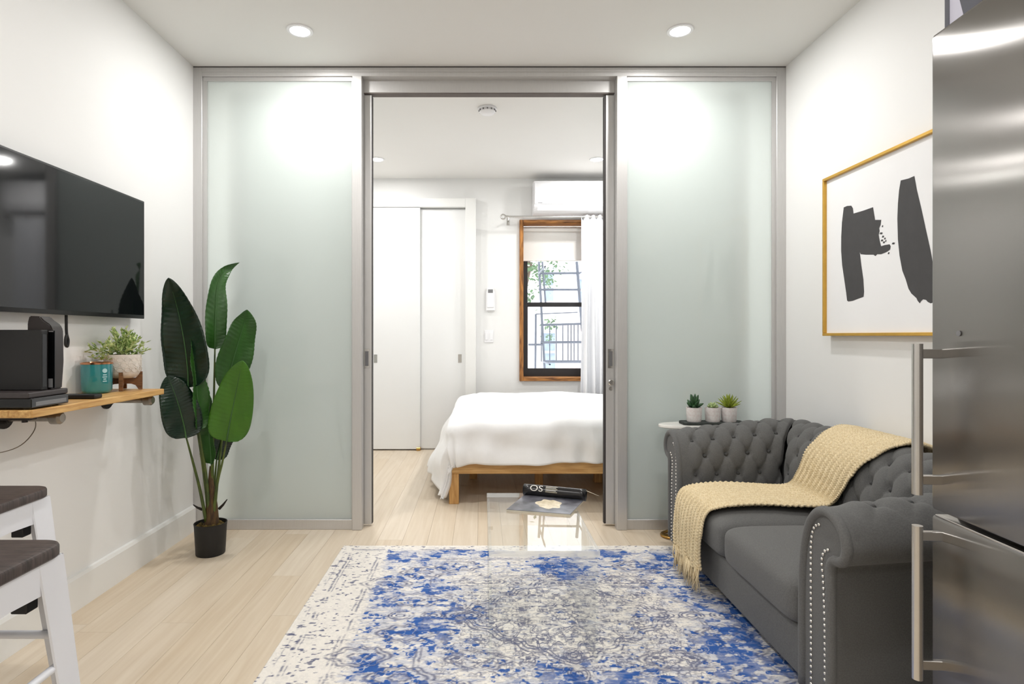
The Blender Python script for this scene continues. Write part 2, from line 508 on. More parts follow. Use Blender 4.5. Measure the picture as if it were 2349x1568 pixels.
# ------------------------------------------------------------------ glass partition
def px2x(px, d): return (px - 1105.0) * d / F
def py2z(py, d): return CH - (py - 770.0) * d / F
gp = thing('glass_partition', 'aluminium framed frosted glass partition between living room and bedroom', None, (0, DP + .04, 0), None, 'structure')
D0, D1 = DP, DP + .045
zt = py2z(184, DP)
def X(px): return px2x(px, DP)
bm = NB(); box(bm, X(443), X(463), D0, D1 + .1, 0, H - .004, .0015, 1); box(bm, X(463), X(473), D0 + .012, D1, 0, H - .03)
obj('jamb', bm, M['alu'], gp)
bm = NB(); box(bm, X(1782), X(1803), D0, D1 + .1, 0, H - .004, .0015, 1); box(bm, X(1773), X(1782), D0 + .012, D1, 0, H - .03)
obj('jamb', bm, M['alu'], gp)
bm = NB(); box(bm, X(463), X(1782), D0, D1 + .1, H - .052, H - .004, .0015, 1); box(bm, X(463), X(1782), D0 - .004, D0 + .02, H - .030, H - .024)
obj('header', bm, M['alu'], gp)
obj('gasket', box(NB(), X(443), X(1803), D0 - .001, D1, H - .004, H - .0002), M['dark_gap'], gp)
for a, b_, n in ((808, 830, 0), (1415, 1438, 1)):
    bm = NB(); box(bm, X(a), X(b_), D0 - .006, D1 + .004, 0, H - .052, .002, 1)
    s0 = X(a) if n == 0 else X(b_)
    box(bm, s0 - .004, s0 + .004, D0 + .004, D0 + .012, 0, H - .06)
    obj('mullion', bm, M['alu'], gp)
for a, b_ in ((463, 808), (1438, 1782)):
    bm = NB(); box(bm, X(a), X(b_), D0 + .006, D1, 0, .054, .002, 1)
    obj('bottom_rail', bm, M['alu'], gp)
    bm = NB(); box(bm, X(a) + .003, X(b_) - .003, D0 + .010, D1, zt, H - .052, .001, 1)
    obj('top_bead', bm, M['alu'], gp)
for a, b_ in ((473, 808), (1438, 1773)):
    obj('glass_pane', box(NB(), X(a) - .004, X(b_) + .004, D0 + .018, D0 + .026, .05, zt + .006), M['frost'], gp)
# track fascia over the opening
DS = DP + .062
bm = NB(); box(bm, X(830) - .02, X(1415) + .02, DS - .010, DS + .05, py2z(214, DS), H - .05, .002, 1)
obj('track_fascia', bm, M['alu'], gp)
obj('gasket', box(NB(), X(830), X(1415), DS - .008, DS + .04, py2z(216.2, DS), py2z(214.2, DS)), M['fascia_gap'], gp)

def sliding_door(name, px_in, side, label):
    """px_in: pixel of the stile edge towards the opening; side -1 = left door"""
    r = thing(name, label, None, (px2x(px_in, DS), DS + .02, .0), None, 'structure')
    xi = px2x(px_in, DS); w = .74
    sw = .052
    x_in0, x_in1 = (xi - sw, xi) if side < 0 else (xi, xi + sw)
    xo = xi + side * w
    zt_ = py2z(217, DS) + .01
    st = obj('stile', box(NB(), x_in0, x_in1, DS, DS + .036, .012, zt_ - .012, .0015, 1), M['alu'], r)
    e0, e1 = (xi - .001, xi + .003) if side < 0 else (xi - .010, xi + .001)
    obj('edge_seal', box(NB(), e0, e1, DS + .004, DS + .034, .014, zt_ - .016), M['dark_gap'], r)
    a0, a1 = sorted((xo, xo - side * .04))
    obj('stile', box(NB(), a0, a1, DS + .002, DS + .034, .012, zt_ - .012, .0015, 1), M['alu'], r)
    b0, b1 = sorted((xo - side * .04, xi + side * sw))
    obj('rail', box(NB(), b0, b1, DS + .004, DS + .032, .012, .07, .0015, 1), M['alu'], r)
    obj('rail', box(NB(), b0, b1, DS + .004, DS + .032, zt_ - .07, zt_ - .012, .0015, 1), M['alu'], r)
    obj('glass_pane', box(NB(), b0 - .004, b1 + .004, DS + .014, DS + .022, .066, zt_ - .066), M['frost'], r)
    xc = (x_in0 + x_in1) / 2
    z0, z1 = py2z(844, DS), py2z(800, DS)
    bm = NB(); box(bm, xc - .016, xc + .016, DS - .0025, DS + .001, z0, z1, .001, 1)
    h = obj('flush_pull', bm, M['chrome'], r); h['label'] = 'satin metal flush pull'
    obj('recess', box(NB(), xc - .010, xc + .010, DS - .0032, DS - .001, z0 + .012, z1 - .012, .0008, 1), M['grey_plastic'], h)
    if side > 0:
        bm = NB(); zc = py2z(876, DS)
        tube(bm, [(xc, DS + .002, zc), (xc, DS - .012, zc), (xc, DS - .018, zc), (xc, DS - .022, zc)], [.010, .010, .017, .013], 16)
        obj('lock_knob', bm, M['chrome'], r, True, angle=40)
        bm = NB(); tube(bm, [(xc, DS + .002, zc - .035), (xc, DS - .006, zc - .035)], .011, 16)
        obj('lock_cylinder', bm, M['chrome'], r, True, angle=40)
    return r
sliding_door('door_1', 852.5, -1, 'left frosted sliding door pushed open behind the fixed pane by the plant')
sliding_door('door_2', 1390, 1, 'right frosted sliding door with a round lock knob, pushed open by the sofa')

# ------------------------------------------------------------------ bedroom: closet, window, AC ...
k = DB / F
def bx(px): return (px - 1105) * k
def bz(py): return CH - (py - 770) * k
ztop = bz(478)
d3 = thing('door_3', 'white sliding closet door, left one, with a small flush pull', None, (bx(900), DB - .05, 0), None, 'structure')
obj('panel', box(NB(), bx(965) - .47, bx(965), DB - .056, DB - .022, .012, ztop - .002, .002, 1), M['closet'], d3)
obj('flush_pull', box(NB(), bx(860), bx(868), DB - .0585, DB - .055, bz(831), bz(812), .001, 1), M['chrome'], d3)
d4 = thing('door_4', 'white sliding closet door, right one, set back behind the other', None, (bx(1015), DB - .02, 0), None, 'structure')
obj('panel', box(NB(), bx(965) - .04, bx(1069), DB - .019, DB - .002, .012, ztop - .012, .002, 1), M['closet'], d4)
obj('flush_pull', box(NB(), bx(1051), bx(1059), DB - .0215, DB - .018, bz(831), bz(812), .001, 1), M['chrome'], d4)
bm = NB()
box(bm, bx(1068), bx(1092), DB - .07, DB - .001, 0, bz(458), .003, 1)
box(bm, bx(965) - .56, bx(1068), DB - .07, DB - .001, ztop, bz(458), .003, 1)
box(bm, bx(965) - .56, bx(965) - .47, DB - .07, DB - .001, 0, ztop, .003, 1)
struct('trim_1', bm, M['trim'], 'white casing around the sliding closet doors')
bm = NB(); box(bm, bx(957), bx(966), DB - .075, DB - .010, .0, .028, .003, 1)
tag(obj('door_guide', bm, M['brass'], None), 'small brass floor guide under the closet doors', 'door guide')

w1 = thing('window_1', 'wood trimmed double hung bedroom window with black sashes', None, ((WX0 + WX1) / 2, DB, WZ0), None, 'structure')
ct = .024
for nm, a in (('side_casing', (WX0 - ct, WX0 + .012, WZ0 - ct, WZ1 + ct)), ('side_casing', (WX1 - .012, WX1 + ct, WZ0 - ct, WZ1 + ct)),
              ('top_casing', (WX0 + .012, WX1 - .012, WZ1 - .012, WZ1 + ct)), ('sill', (WX0 + .012, WX1 - .012, WZ0 - ct, WZ0 + .012))):
    obj(nm, box(NB(), a[0], a[1], DB - .03, DB + .11, a[2], a[3], .003, 1), M['winwood' if 'side' in nm else 'winwood_h'], w1)
DW = DB + .10
mz = 1.047 + (770 - 698) * DW / F
def sash(name, x0, x1, z0, z1, y, bot, top):
    bm = NB()
    box(bm, x0, x0 + .05, y, y + .03, z0, z1); box(bm, x1 - .05, x1, y, y + .03, z0, z1)
    box(bm, x0 + .05, x1 - .05, y, y + .03, z0, z0 + bot); box(bm, x0 + .05, x1 - .05, y, y + .03, z1 - top, z1)
    s = obj(name, bm, M['sash'], w1)
    obj('pane', box(NB(), x0 + .05, x1 - .05, y + .013, y + .017, z0 + bot, z1 - top), M['pane'], s)
sash('lower_sash', WX0 + .012, WX1 - .012, WZ0 + .012, mz + .02, DW, .075, .042)
sash('upper_sash', WX0 + .012, WX1 - .012, mz - .02, WZ1 - .012, DW + .034, .042, .05)

rs = thing('roller_shade', 'white roller shade pulled a third down the bedroom window', 'blind', ((WX0 + WX1) / 2, DB + .05, WZ1 - .06))
bm = NB(); tube(bm, [(WX0 + .016, DB + .055, WZ1 - .05), (WX1 - .016, DB + .055, WZ1 - .05)], .021, 14)
obj('roller', bm, M['shade'], rs, True, angle=40)
zs = CH + (770 - 599) * (DB + .07) / F
bm = NB(); box(bm, WX0 + .018, WX1 - .05, DB + .0735, DB + .0755, zs + .012, WZ1 - .05)
obj('fabric', bm, M['shade'], rs)
bm = NB(); tube(bm, [(WX0 + .018, DB + .0745, zs + .010), (WX1 - .05, DB + .0745, zs + .010)], .009, 10)
obj('hem_bar', bm, M['shade'], rs, True, angle=40)

cr = thing('curtain_rod', 'thin satin nickel curtain rod with a ring finial above the window', 'curtain rod', (.7, DB - .14, 2.1))
dr = DB - .14
zr = CH + (770 - 497) * dr / F
bm = NB(); tube(bm, [(px2x(1163, dr), dr, zr), (1.30, dr, zr)], .0095, 12)
obj('rod', bm, M['chrome'], cr, True, angle=40)
bm = NB()
xc = px2x(1154, dr)
ring = [(xc + .020 * math.cos(a), dr, zr + .020 * math.sin(a)) for a in [2 * math.pi * i / 20 for i in range(21)]]
tube(bm, ring, .007, 8, False); tube(bm, [(xc + .02, dr, zr), (px2x(1166, dr), dr, zr)], .013, 10)
obj('finial', bm, M['chrome'], cr, True, angle=50)
for xb in (px2x(1167, dr), 1.25):
    bm = NB(); tube(bm, [(xb, DB - .001, zr - .012), (xb, dr, zr - .012)], .006, 8); tube(bm, [(xb, dr, zr - .03), (xb, dr, zr)], .007, 8)
    box(bm, xb - .012, xb + .012, DB - .004, DB - .0005, zr - .05, zr + .012, .001, 1)
    obj('bracket', bm, M['chrome'], cr)

bm = NB()
cx0, cx1 = px2x(1334, dr), 1.20
def cur(u, v):
    x = cx0 + (cx1 - cx0) * v
    fold = math.sin(v * 2 * math.pi * 5.0) * (.022 + .014 * u) + .006 * math.sin(v * 23 + u * 3)
    return (x + .010 * math.sin(u * 5 + v * 9) * u, dr + fold - .004, zr + .012 - u * (zr - .18))
grid(bm, 40, 90, cur)
cu = thing('curtain', 'long white curtain gathered at the right of the bedroom window', 'curtain', (1.05, dr, .3))
pn = obj('panel', bm, M['curtain'], cu, True)
sm = pn.modifiers.new('thick', 'SOLIDIFY'); sm.thickness = .003
for i in range(6):
    xx = cx0 + .02 + i * .045
    bm = NB(); tube(bm, [(xx, dr + .019 * math.cos(a), zr + .019 * math.sin(a)) for a in [2 * math.pi * j / 16 for j in range(17)]], .003, 6, False)
    obj('ring', bm, M['chrome'], cu, True)

da = DB - .21
ac = thing('air_conditioner', 'white wall mounted air conditioner above the bedroom window', 'air conditioner', (.87, DB - .1, 2.13))
ax0, ax1 = px2x(1225, da), px2x(1225, da) + .80
za1, za0 = py2z(412, da), py2z(487, da)
bm = NB()
prism(bm, [(DB - .002, za1), (da + .03, za1), (da + .008, za1 - .010), (da, za1 - .04), (da, za0 + .055), (da + .02, za0 + .030), (da + .07, za0 + .006), (DB - .002, za0)], 'x', ax0, ax1)
bmesh.ops.bevel(bm, geom=[e for e in bm.edges if e.calc_length() < .75], offset=.004, segments=2, affect='EDGES')
obj('body', bm, M['white_gloss'], ac, True, angle=30)
bm = NB(); box(bm, ax0 + .006, ax1 - .006, da - .006, da + .004, za0 + .075, za1 - .03, .003, 2)
obj('front_panel', bm, M['white_gloss'], ac)
bm = NB(); prism(bm, [(da - .001, za0 + .058), (da + .018, za0 + .022), (da + .024, za0 + .026), (da + .006, za0 + .062)], 'x', ax0 + .03, ax1 - .03)
obj('louvre', bm, M['white_gloss'], ac)
bm = NB(); box(bm, ax0 + .035, ax0 + .075, da - .0068, da - .005, za0 + .082, za0 + .087)
obj('badge', bm, M['grey_plastic'], ac)

rm = thing('air_conditioner_remote', 'white remote control in a wall holder beside the window', 'remote control', (bx(1125), DB - .01, 1.2))
bm = NB(); box(bm, bx(1115), bx(1135), DB - .024, DB - .001, bz(712), bz(668), .004, 2)
obj('holder', bm, M['white_gloss'], rm)
bm = NB(); box(bm, bx(1117), bx(1133), DB - .030, DB - .008, bz(705), bz(660), .004, 2)
rb = obj('remote_body', bm, M['white_gloss'], rm)
obj('display', box(NB(), bx(1119.5), bx(1130.5), DB - .0312, DB - .029, bz(672), bz(664), .0005, 1), M['grey_plastic'], rb)
ls = thing('light_switch', 'white double light switch plate on the bedroom wall', 'light switch', (bx(1121), DB - .005, 1.0))
obj('plate', box(NB(), bx(1111), bx(1132), DB - .007, DB - .001, bz(785), bz(757), .002, 1), M['white_gloss'], ls)
for a in (1116, 1127):
    obj('rocker', box(NB(), bx(a - 3), bx(a + 3), DB - .012, DB - .006, bz(779), bz(763), .001, 1), M['white_gloss'], ls)

sd = thing('smoke_detector', 'round white smoke detector on the bedroom ceiling', 'smoke detector', (.036, 3.76, H))
bm = NB(); lathe(bm, (.036, 3.76, H), [(0, -.001), (.062, -.001), (.062, -.010), (.056, -.012), (0, -.012)], 32)
obj('base', bm, M['white_gloss'], sd, True, angle=35)
bm = NB(); lathe(bm, (.036, 3.76, H), [(.050, -.010), (.052, -.024), (.040, -.036), (.018, -.040), (0, -.040)], 32)
obj('cover', bm, M['white_gloss'], sd, True, angle=35)
bm = NB()
for i in range(12):
    a = 2 * math.pi * i / 12
    x, y = .036 + .0525 * math.cos(a), 3.76 + .0525 * math.sin(a)
    box(bm, x - .004, x + .004, y - .004, y + .004, H - .022, H - .014)
obj('vents', bm, M['grey_plastic'], sd)['kind'] = 'stuff'

# recessed downlights: each carries its own lamp
def downlight(x, y, power, label):
    r = thing('recessed_downlight', label, 'ceiling light', (x, y, H), 'recessed ceiling downlights')
    bm = NB(); lathe(bm, (x, y, H), [(.046, -.0005), (.062, -.0005), (.060, -.005), (.047, -.006), (.045, -.001)], 36)
    obj('trim_ring', bm, M['white_gloss'], r, True, angle=40)
    bm = NB(); lathe(bm, (x, y, H), [(0, -.004), (.044, -.004), (.046, -.002), (0, -.0015)], 36)
    obj('lens', bm, M['lens'], r)
    l = bpy.data.lights.new('downlight_lamp', 'AREA'); l.shape = 'DISK'; l.size = .085; l.energy = power
    l.color = (1.0, .985, .968)
    lo = bpy.data.objects.new('downlight_lamp', l); lo.location = (0, 0, -.012); COL.objects.link(lo); lo.parent = r
downlight(-.865, 2.80, FRONT_W, 'recessed downlight in the living room ceiling above the potted plant')
downlight(.944, 2.80, FRONT_W, 'recessed downlight in the living room ceiling above the sofa')
for y, w in ((1.0, 'over the bar stools'), (-.9, 'behind the bar stools')):
    downlight(-.865, y, FRONT_W, 'recessed downlight in the living room ceiling ' + w)
for y, w in ((1.0, 'in front of the refrigerator'), (-.9, 'at the near end of the room')):
    downlight(.944 if y < 0 else .60, y, FRONT_W, 'recessed downlight in the living room ceiling ' + w)
downlight(-.86, 4.84, BED_W, 'recessed downlight in the bedroom ceiling near the closet')
downlight(.95, 4.84, BED_W, 'recessed downlight in the bedroom ceiling near the air conditioner')
downlight(-.86, 4.22, BED_W, 'added fill downlight in the bedroom ceiling, unseen behind the left frosted pane')  # added lamp, out of view, keeps the front of the bedroom bright
downlight(.95, 4.22, BED_W, 'added fill downlight in the bedroom ceiling, unseen behind the right frosted pane')  # its twin on the right, also added for fill and out of view
# ------------------------------------------------------------------ rug
RCX, RCY, RHX, RHY = 0.30, 2.191, 0.985, 0.729
def vnoise(x, y, seed, n=64):
    g = np.random.RandomState(seed).rand(n, n)
    xi = np.floor(x).astype(int); yi = np.floor(y).astype(int)
    fx = x - xi; fy = y - yi
    fx = fx * fx * (3 - 2 * fx); fy = fy * fy * (3 - 2 * fy)
    a = g[xi % n, yi % n]; b_ = g[(xi + 1) % n, yi % n]; c = g[xi % n, (yi + 1) % n]; d = g[(xi + 1) % n, (yi + 1) % n]
    return (a * (1 - fx) + b_ * fx) * (1 - fy) + (c * (1 - fx) + d * fx) * fy
def fbm(x, y, seed, o=3):
    s = 0; w = 0
    for i in range(o):
        s = s + vnoise(x * 2 ** i, y * 2 ** i, seed + i) * .55 ** i; w += .55 ** i
    return s / w
def sstep(a, b_, x):
    t = np.clip((x - a) / (b_ - a), 0, 1)
    return t * t * (3 - 2 * t)
def rug_pattern(x, y):
    """colour of the rug at rug-centred metres: worn oriental medallion in blue on cream"""
    a, b_ = np.abs(x), np.abs(y)
    jx = (fbm(x * 40 + 9, y * 40, 40, 2) - .5) * .007; jy = (fbm(x * 40, y * 40 + 5, 41, 2) - .5) * .007
    a = a + jx; b_ = b_ + jy
    r = np.hypot(a, b_ * 1.05); th = np.arctan2(b_, a)
    cream = np.array([0.84, 0.80, 0.74]); blue = np.array(lin((30, 86, 162))); navy = np.array(lin((50, 62, 108))); mist = np.array(lin((138, 154, 190)))
    def line(f, w): return np.clip(1.25 - np.abs(f) / w, 0, 1)
    n1 = fbm(a * 34 + 3, b_ * 34 + 7, 11, 2)
    n2 = fbm(a * 52 + 13, b_ * 52 + 1, 15, 1)
    n3 = fbm(a * 9 + 5, b_ * 9 + 2, 18, 2)
    scroll = np.maximum(line(n1 - .5, .036), line(n2 - .5, .05) * .8)
    # lattice of small flower heads
    def flowers(p, s, ph):
        u, v = a / p + ph, b_ / p
        row = np.floor(v); u = u + .5 * (row % 2)
        du, dv = (u - np.floor(u) - .5) * p, (v - row - .5) * p
        q = np.hypot(du, dv); t = np.arctan2(dv, du)
        return np.maximum(line(q - s * (1 + .25 * np.cos(6 * t)), .0042), (q < s * .42) * .9), q
    f1, q1 = flowers(.115, .026, .2)
    f2, q2 = flowers(.074, .015, .6)
    med = sstep(.47, .40, a) * sstep(.43, .36, b_)
    L = np.maximum(scroll * .85, np.maximum(f1, f2 * .7)) * (.14 + .86 * med)
    for c, w in ((.030, .0045), (.052, .0045), (.085, .005), (.098, .004), (.150, .005), (.163, .004), (.235, .0055), (.250, .004)):
        k = 8 if c < .12 else 16
        L = np.maximum(L, line(r - c * (1 + .14 * np.cos(k * th)), w))
    for c in (.315, .335, .36):
        L = np.maximum(L, line(a * .82 + b_ - c + .012 * np.cos(40 * (a - b_)), .0055) * sstep(.5, .44, a))
    for c in (.29, .40, .50):
        for rr in (.046, .034, .016):
            q = np.hypot(a / .72, b_ - c * .95); qq = np.hypot(a - c * 1.2, b_ / .72)
            L = np.maximum(L, np.maximum(line(q - rr, .0048), line(qq - rr, .0048)))
    for sx, sy in ((.31, .30), (.56, .13), (.55, .40), (.70, .28), (.40, .47)):
        q = np.hypot((a - sx) / 1.7, b_ - sy); t = np.arctan2(b_ - sy, a - sx)
        for rr in (.058, .046, .018):
            L = np.maximum(L, line(q - rr * (1 + .10 * np.cos(8 * t)), .0048) * .85)
    def dashes(s, lo, hi): return sstep(lo, hi, fbm(x * 11, y * 11, s, 2))
    box_ = lambda A_, B2: np.maximum(a - A_, b_ - B2)
    for A_, B2, w, g in ((.925, .675, .0055, .9), (.912, .662, .003, .7), (.955, .702, .003, .5)):
        L = np.maximum(L, line(box_(A_, B2), w) * dashes(77, .40, .52) * g)
    for A_, B2 in ((.775, .55), (.79, .565), (.50, .345), (.515, .36)):
        L = np.maximum(L, line(box_(A_, B2), .005) * dashes(78, .42, .55) * .75)
    # blue ground: blocks of solid colour, broken by wear along the weft
    patch = fbm(x * 4.2 + 2.7, y * 4.2 + 4.1, 23, 2)
    bits = fbm(x * 34, y * 48, 31, 3); fine = fbm(x * 75, y * 150, 35, 2)
    inside = sstep(.80, .73, a) * sstep(.725, .64, b_)
    ground = inside * (1 - .52 * sstep(.30, .20, r)) * (1 - .34 * sstep(.43, .37, a) * sstep(.33, .28, b_))
    dens = ground * (.50 + .68 * (patch - .5) + .55 * (n3 - .5)) - .30 * (1 - inside)
    B = sstep(.47, .55, dens + (bits - .5) * .95 + (fine - .5) * .35)
    cut = np.maximum(np.clip(line(n1 - .57, .03), 0, 1), np.clip(f1 * 1.0, 0, 1) * .8)
    cut = np.maximum(cut, sstep(.032, .028, q1) * .5)
    B = B * (1 - .85 * cut * (1 - .6 * sstep(.55, .7, patch)))
    wear = sstep(.30, .50, fbm(x * 26, y * 85, 61, 3) * .65 + fbm(x * 6, y * 6, 66, 2) * .35)
    Lw = L * (.30 + .70 * wear)
    spk = sstep(.68, .75, fbm(x * 58, y * 105, 71, 2)) * (1 - inside) * .85
    grit = sstep(.60, .72, fbm(x * 80, y * 170, 73, 2)) * inside * .35
    col = np.repeat(cream[None, :], x.size, 0).reshape(*x.shape, 3)
    mi = (sstep(.38, .62, fbm(x * 32, y * 95, 81, 2) * .6 + dens * .55) * inside)[..., None] * .42
    col = col * (1 - mi) + mist * mi
    for f, c in ((np.clip(B, 0, 1) * .95, blue), (np.clip(Lw, 0, 1) * .85 * (1 - B * .45), navy), (spk, navy), (grit * (1 - B), navy)):
        f = f[..., None]; col = col * (1 - f) + c * f
    fade = (.80 + .20 * wear)[..., None]
    return col * fade + cream * (1 - fade)
def make_rug():
    step = .0028
    nx, ny = int(2 * RHX / step), int(2 * RHY / step)
    xs = np.linspace(-RHX, RHX, nx); ys = np.linspace(-RHY, RHY, ny)
    x, y = np.meshgrid(xs, ys, indexing='ij')
    col = rug_pattern(x, y)
    cream = np.array([0.84, 0.80, 0.74])
    # mesh: pile surface plus an edge that goes down to the floor
    z = .007 + .0016 * (fbm(x * 130, y * 130, 91, 1) - .5)
    co = np.stack([x + RCX, y + RCY, z], -1).reshape(-1, 3)
    idx = np.arange(nx * ny).reshape(nx, ny)
    q = np.stack([idx[:-1, :-1], idx[1:, :-1], idx[1:, 1:], idx[:-1, 1:]], -1).reshape(-1, 4)
    per = np.concatenate([idx[:, 0], idx[-1, 1:], idx[-2::-1, -1], idx[0, -2:0:-1]])
    low = co[per].copy(); low[:, 2] = .0005
    li = np.arange(len(per)) + nx * ny
    sk = np.stack([per, li, np.roll(li, -1), np.roll(per, -1)], -1)
    co = np.concatenate([co, low]); q = np.concatenate([q, sk])
    cols = np.concatenate([col.reshape(-1, 3), np.repeat(cream[None], len(per), 0)])
    me = bpy.data.meshes.new('rug')
    me.vertices.add(len(co)); me.vertices.foreach_set('co', co.astype(np.float32).ravel())
    me.loops.add(q.size); me.loops.foreach_set('vertex_index', q.astype(np.int32).ravel())
    me.polygons.add(len(q)); me.polygons.foreach_set('loop_start', np.arange(0, q.size, 4, dtype=np.int32))
    me.polygons.foreach_set('loop_total', np.full(len(q), 4, dtype=np.int32))
    me.update(); me.validate()
    at = me.color_attributes.new('pattern', 'FLOAT_COLOR', 'POINT')
    at.data.foreach_set('color', np.concatenate([cols, np.ones((len(cols), 1))], 1).astype(np.float32).ravel())
    m, nt, b = nodes_of('woven_blue_rug')
    an = N(nt, 'ShaderNodeVertexColor', layer_name='pattern')
    tc = N(nt, 'ShaderNodeTexCoord')
    nz = N(nt, 'ShaderNodeTexNoise', Scale=420.0, Detail=2.0)
    nt.links.new(tc.outputs['Object'], nz.inputs['Vector'])
    mr = N(nt, 'ShaderNodeMapRange'); mr.inputs[3].default_value = .80; mr.inputs[4].default_value = 1.18
    nt.links.new(nz.outputs[0], mr.inputs[0])
    mu = N(nt, 'ShaderNodeVectorMath', operation='SCALE')
    nt.links.new(an.outputs[0], mu.inputs[0]); nt.links.new(mr.outputs[0], mu.inputs['Scale'])
    nt.links.new(mu.outputs[0], b.inputs['Base Color'])
    b.inputs['Roughness'].default_value = 1.0; b.inputs['Specular IOR Level'].default_value = .05
    me.materials.append(m)
    o = bpy.data.objects.new('rug', me); COL.objects.link(o)
    tag(o, 'distressed blue and cream oriental rug on the pale plank floor', 'rug')
make_rug()

# ------------------------------------------------------------------ sofa
SX, SB = 0.926, 1.395            # arm front, inner face of the backrest
SF, SN = 2.73, 1.70              # inner faces of the far and the near arm
PROF = [(0, .05), (0, .16), (0, .27), (.002, .36), (.008, .43), (.022, .495), (.048, .55), (.086, .586), (.130, .600), (.175, .590), (.208, .562), (.224, .522), (.216, .484), (.192, .463), (.160, .452), (.155, .40), (.155, .22), (.155, .05)]
prof = [(p.x, p.y) for p in spline([(a, b_, 0) for a, b_ in PROF], 130)]
plen = [0.0]
for q0, q1 in zip(prof[:-1], prof[1:]): plen.append(plen[-1] + math.hypot(q1[0] - q0[0], q1[1] - q0[1]))
pnor = []
for i in range(len(prof)):
    q0, q1 = prof[max(i - 1, 0)], prof[min(i + 1, len(prof) - 1)]
    t = (q1[0] - q0[0], q1[1] - q0[1]); l = math.hypot(*t) or 1
    pnor.append((-t[1] / l, t[0] / l))
i_414 = min(range(len(prof) // 2), key=lambda i: abs(prof[i][1] - .412))
P0 = plen[i_414]
TA, TR = .100, .083
def tuft(a, p, fade):
    q1 = a / TA + (p - P0) / (2 * TR); q2 = a / TA - (p - P0) / (2 * TR)
    s = abs(math.sin(math.pi * q1) * math.sin(math.pi * q2))
    f1, f2 = abs(q1 - round(q1)), abs(q2 - round(q2))
    da_, dp = TA * (f1 + f2) / 2 * 1.0, 0
    # distance to the nearest button in the diamond lattice
    n1, n2 = round(q1), round(q2)
    ba = TA * (n1 + n2) / 2; bp = TR * (n1 - n2)
    rr = math.hypot(a - ba, (p - P0) - bp)
    return fade * (.013 * s ** .42 - .017 * math.exp(-(rr / .017) ** 2) - .004)
def tuft_fade(i):
    z, o_ = prof[i][1], prof[i][0]
    if i < len(prof) * .62:
        return min(1, max(0, (z - .30) / .05)) if o_ < .1 else max(0, min(1, (.20 - o_) / .05))
    return 0.0
TF = [tuft_fade(i) for i in range(len(prof))]
def hscale(z, top): return z if z < .27 else .27 + (z - .27) * (top - .27) / (.600 - .27)
sofa = thing('chesterfield_sofa', 'charcoal tufted two seat chesterfield sofa with nailhead trim', 'sofa', (1.28, 2.23, 0))
def arm_mesh(sign):
    bm = NB(); n = 150
    y0 = SF if sign > 0 else SN
    def fn(u, v):
        i = round(v * (len(prof) - 1))
        o_, z = prof[i]
        x1 = SB + o_
        x = SX + (x1 - SX) * u
        aa = x - SX
        f = TF[i] * min(1, max(0, (aa - .035) / .04))
        seam = math.exp(-((x1 - x) / .010) ** 2) * .012 * (1 if TF[i] > 0 else 0)
        d = tuft(aa - .07, plen[i], f) - seam
        top = .588 + .050 * min(1, aa / .46)
        o2, z2 = o_ + pnor[i][0] * d, hscale(z, top) + pnor[i][1] * d
        return (x, y0 + sign * o2, z2)
    grid(bm, n, len(prof), fn)
    if sign < 0: bmesh.ops.reverse_faces(bm, faces=bm.faces)
    return bm
def back_mesh():
    bm = NB(); n = 300
    def fn(u, v):
        i = round(v * (len(prof) - 1))
        o_, z = prof[i]
        ya, yb = SN - o_, SF + o_
        y = ya + (yb - ya) * u
        f = TF[i]
        seam = (math.exp(-((y - ya) / .010) ** 2) + math.exp(-((yb - y) / .010) ** 2)) * .012 * (1 if TF[i] > 0 else 0)
        d = tuft(y - SN, plen[i], f) - seam
        o2, z2 = o_ + pnor[i][0] * d, hscale(z, .640) + pnor[i][1] * d
        return (SB + o2, y, z2)
    grid(bm, n, len(prof), fn)
    bmesh.ops.reverse_faces(bm, faces=bm.faces)
    return bm
arm_f = obj('arm', arm_mesh(1), M['sofa'], sofa, True)
arm_n = obj('arm', arm_mesh(-1), M['sofa'], sofa, True)
back = obj('backrest', back_mesh(), M['sofa'], sofa, True)
# button heads
bm = NB(); bmesh.ops.create_uvsphere(bm, u_segments=10, v_segments=6, radius=.0085)
btn_me = bpy.data.meshes.new('button'); bm.to_mesh(btn_me); bm.free(); btn_me.shade_smooth(); btn_me.materials.append(M['sofa_button'])
def at_len(p):
    for i in range(len(plen) - 1):
        if plen[i] <= p <= plen[i + 1]: return i
    return len(plen) - 2
for row in range(0, 5):
    p = P0 + row * TR
    i = at_len(p)
    if TF[i] < .55: continue
    o_, z = prof[i]; nx_, nz_ = pnor[i]
    for par, length, kind in ((arm_f, 0, 'f'), (arm_n, 0, 'n'), (back, 0, 'b')):
        for j in range(-2, 16):
            a = TA * (j + (.5 if row % 2 else 0))
            if kind == 'b':
                y = SN + a
                if y < SN - o_ + .03 or y > SF + o_ - .03: continue
                d = -.012
                pos = Vector((SB + o_ + nx_ * d, y, hscale(z, .640) + nz_ * d))
            else:
                aa = a + .07
                x = SX + aa
                if aa < .05 or x > SB + o_ - .03: continue
                top = .588 + .050 * min(1, aa / .46); d = -.012
                sg = 1 if kind == 'f' else -1
                pos = Vector((x, (SF if sg > 0 else SN) + sg * (o_ + nx_ * d), hscale(z, top) + nz_ * d))
            c = bpy.data.objects.new('button', btn_me); COL.objects.link(c); c.parent = par
            c.location = pos - origin(par)
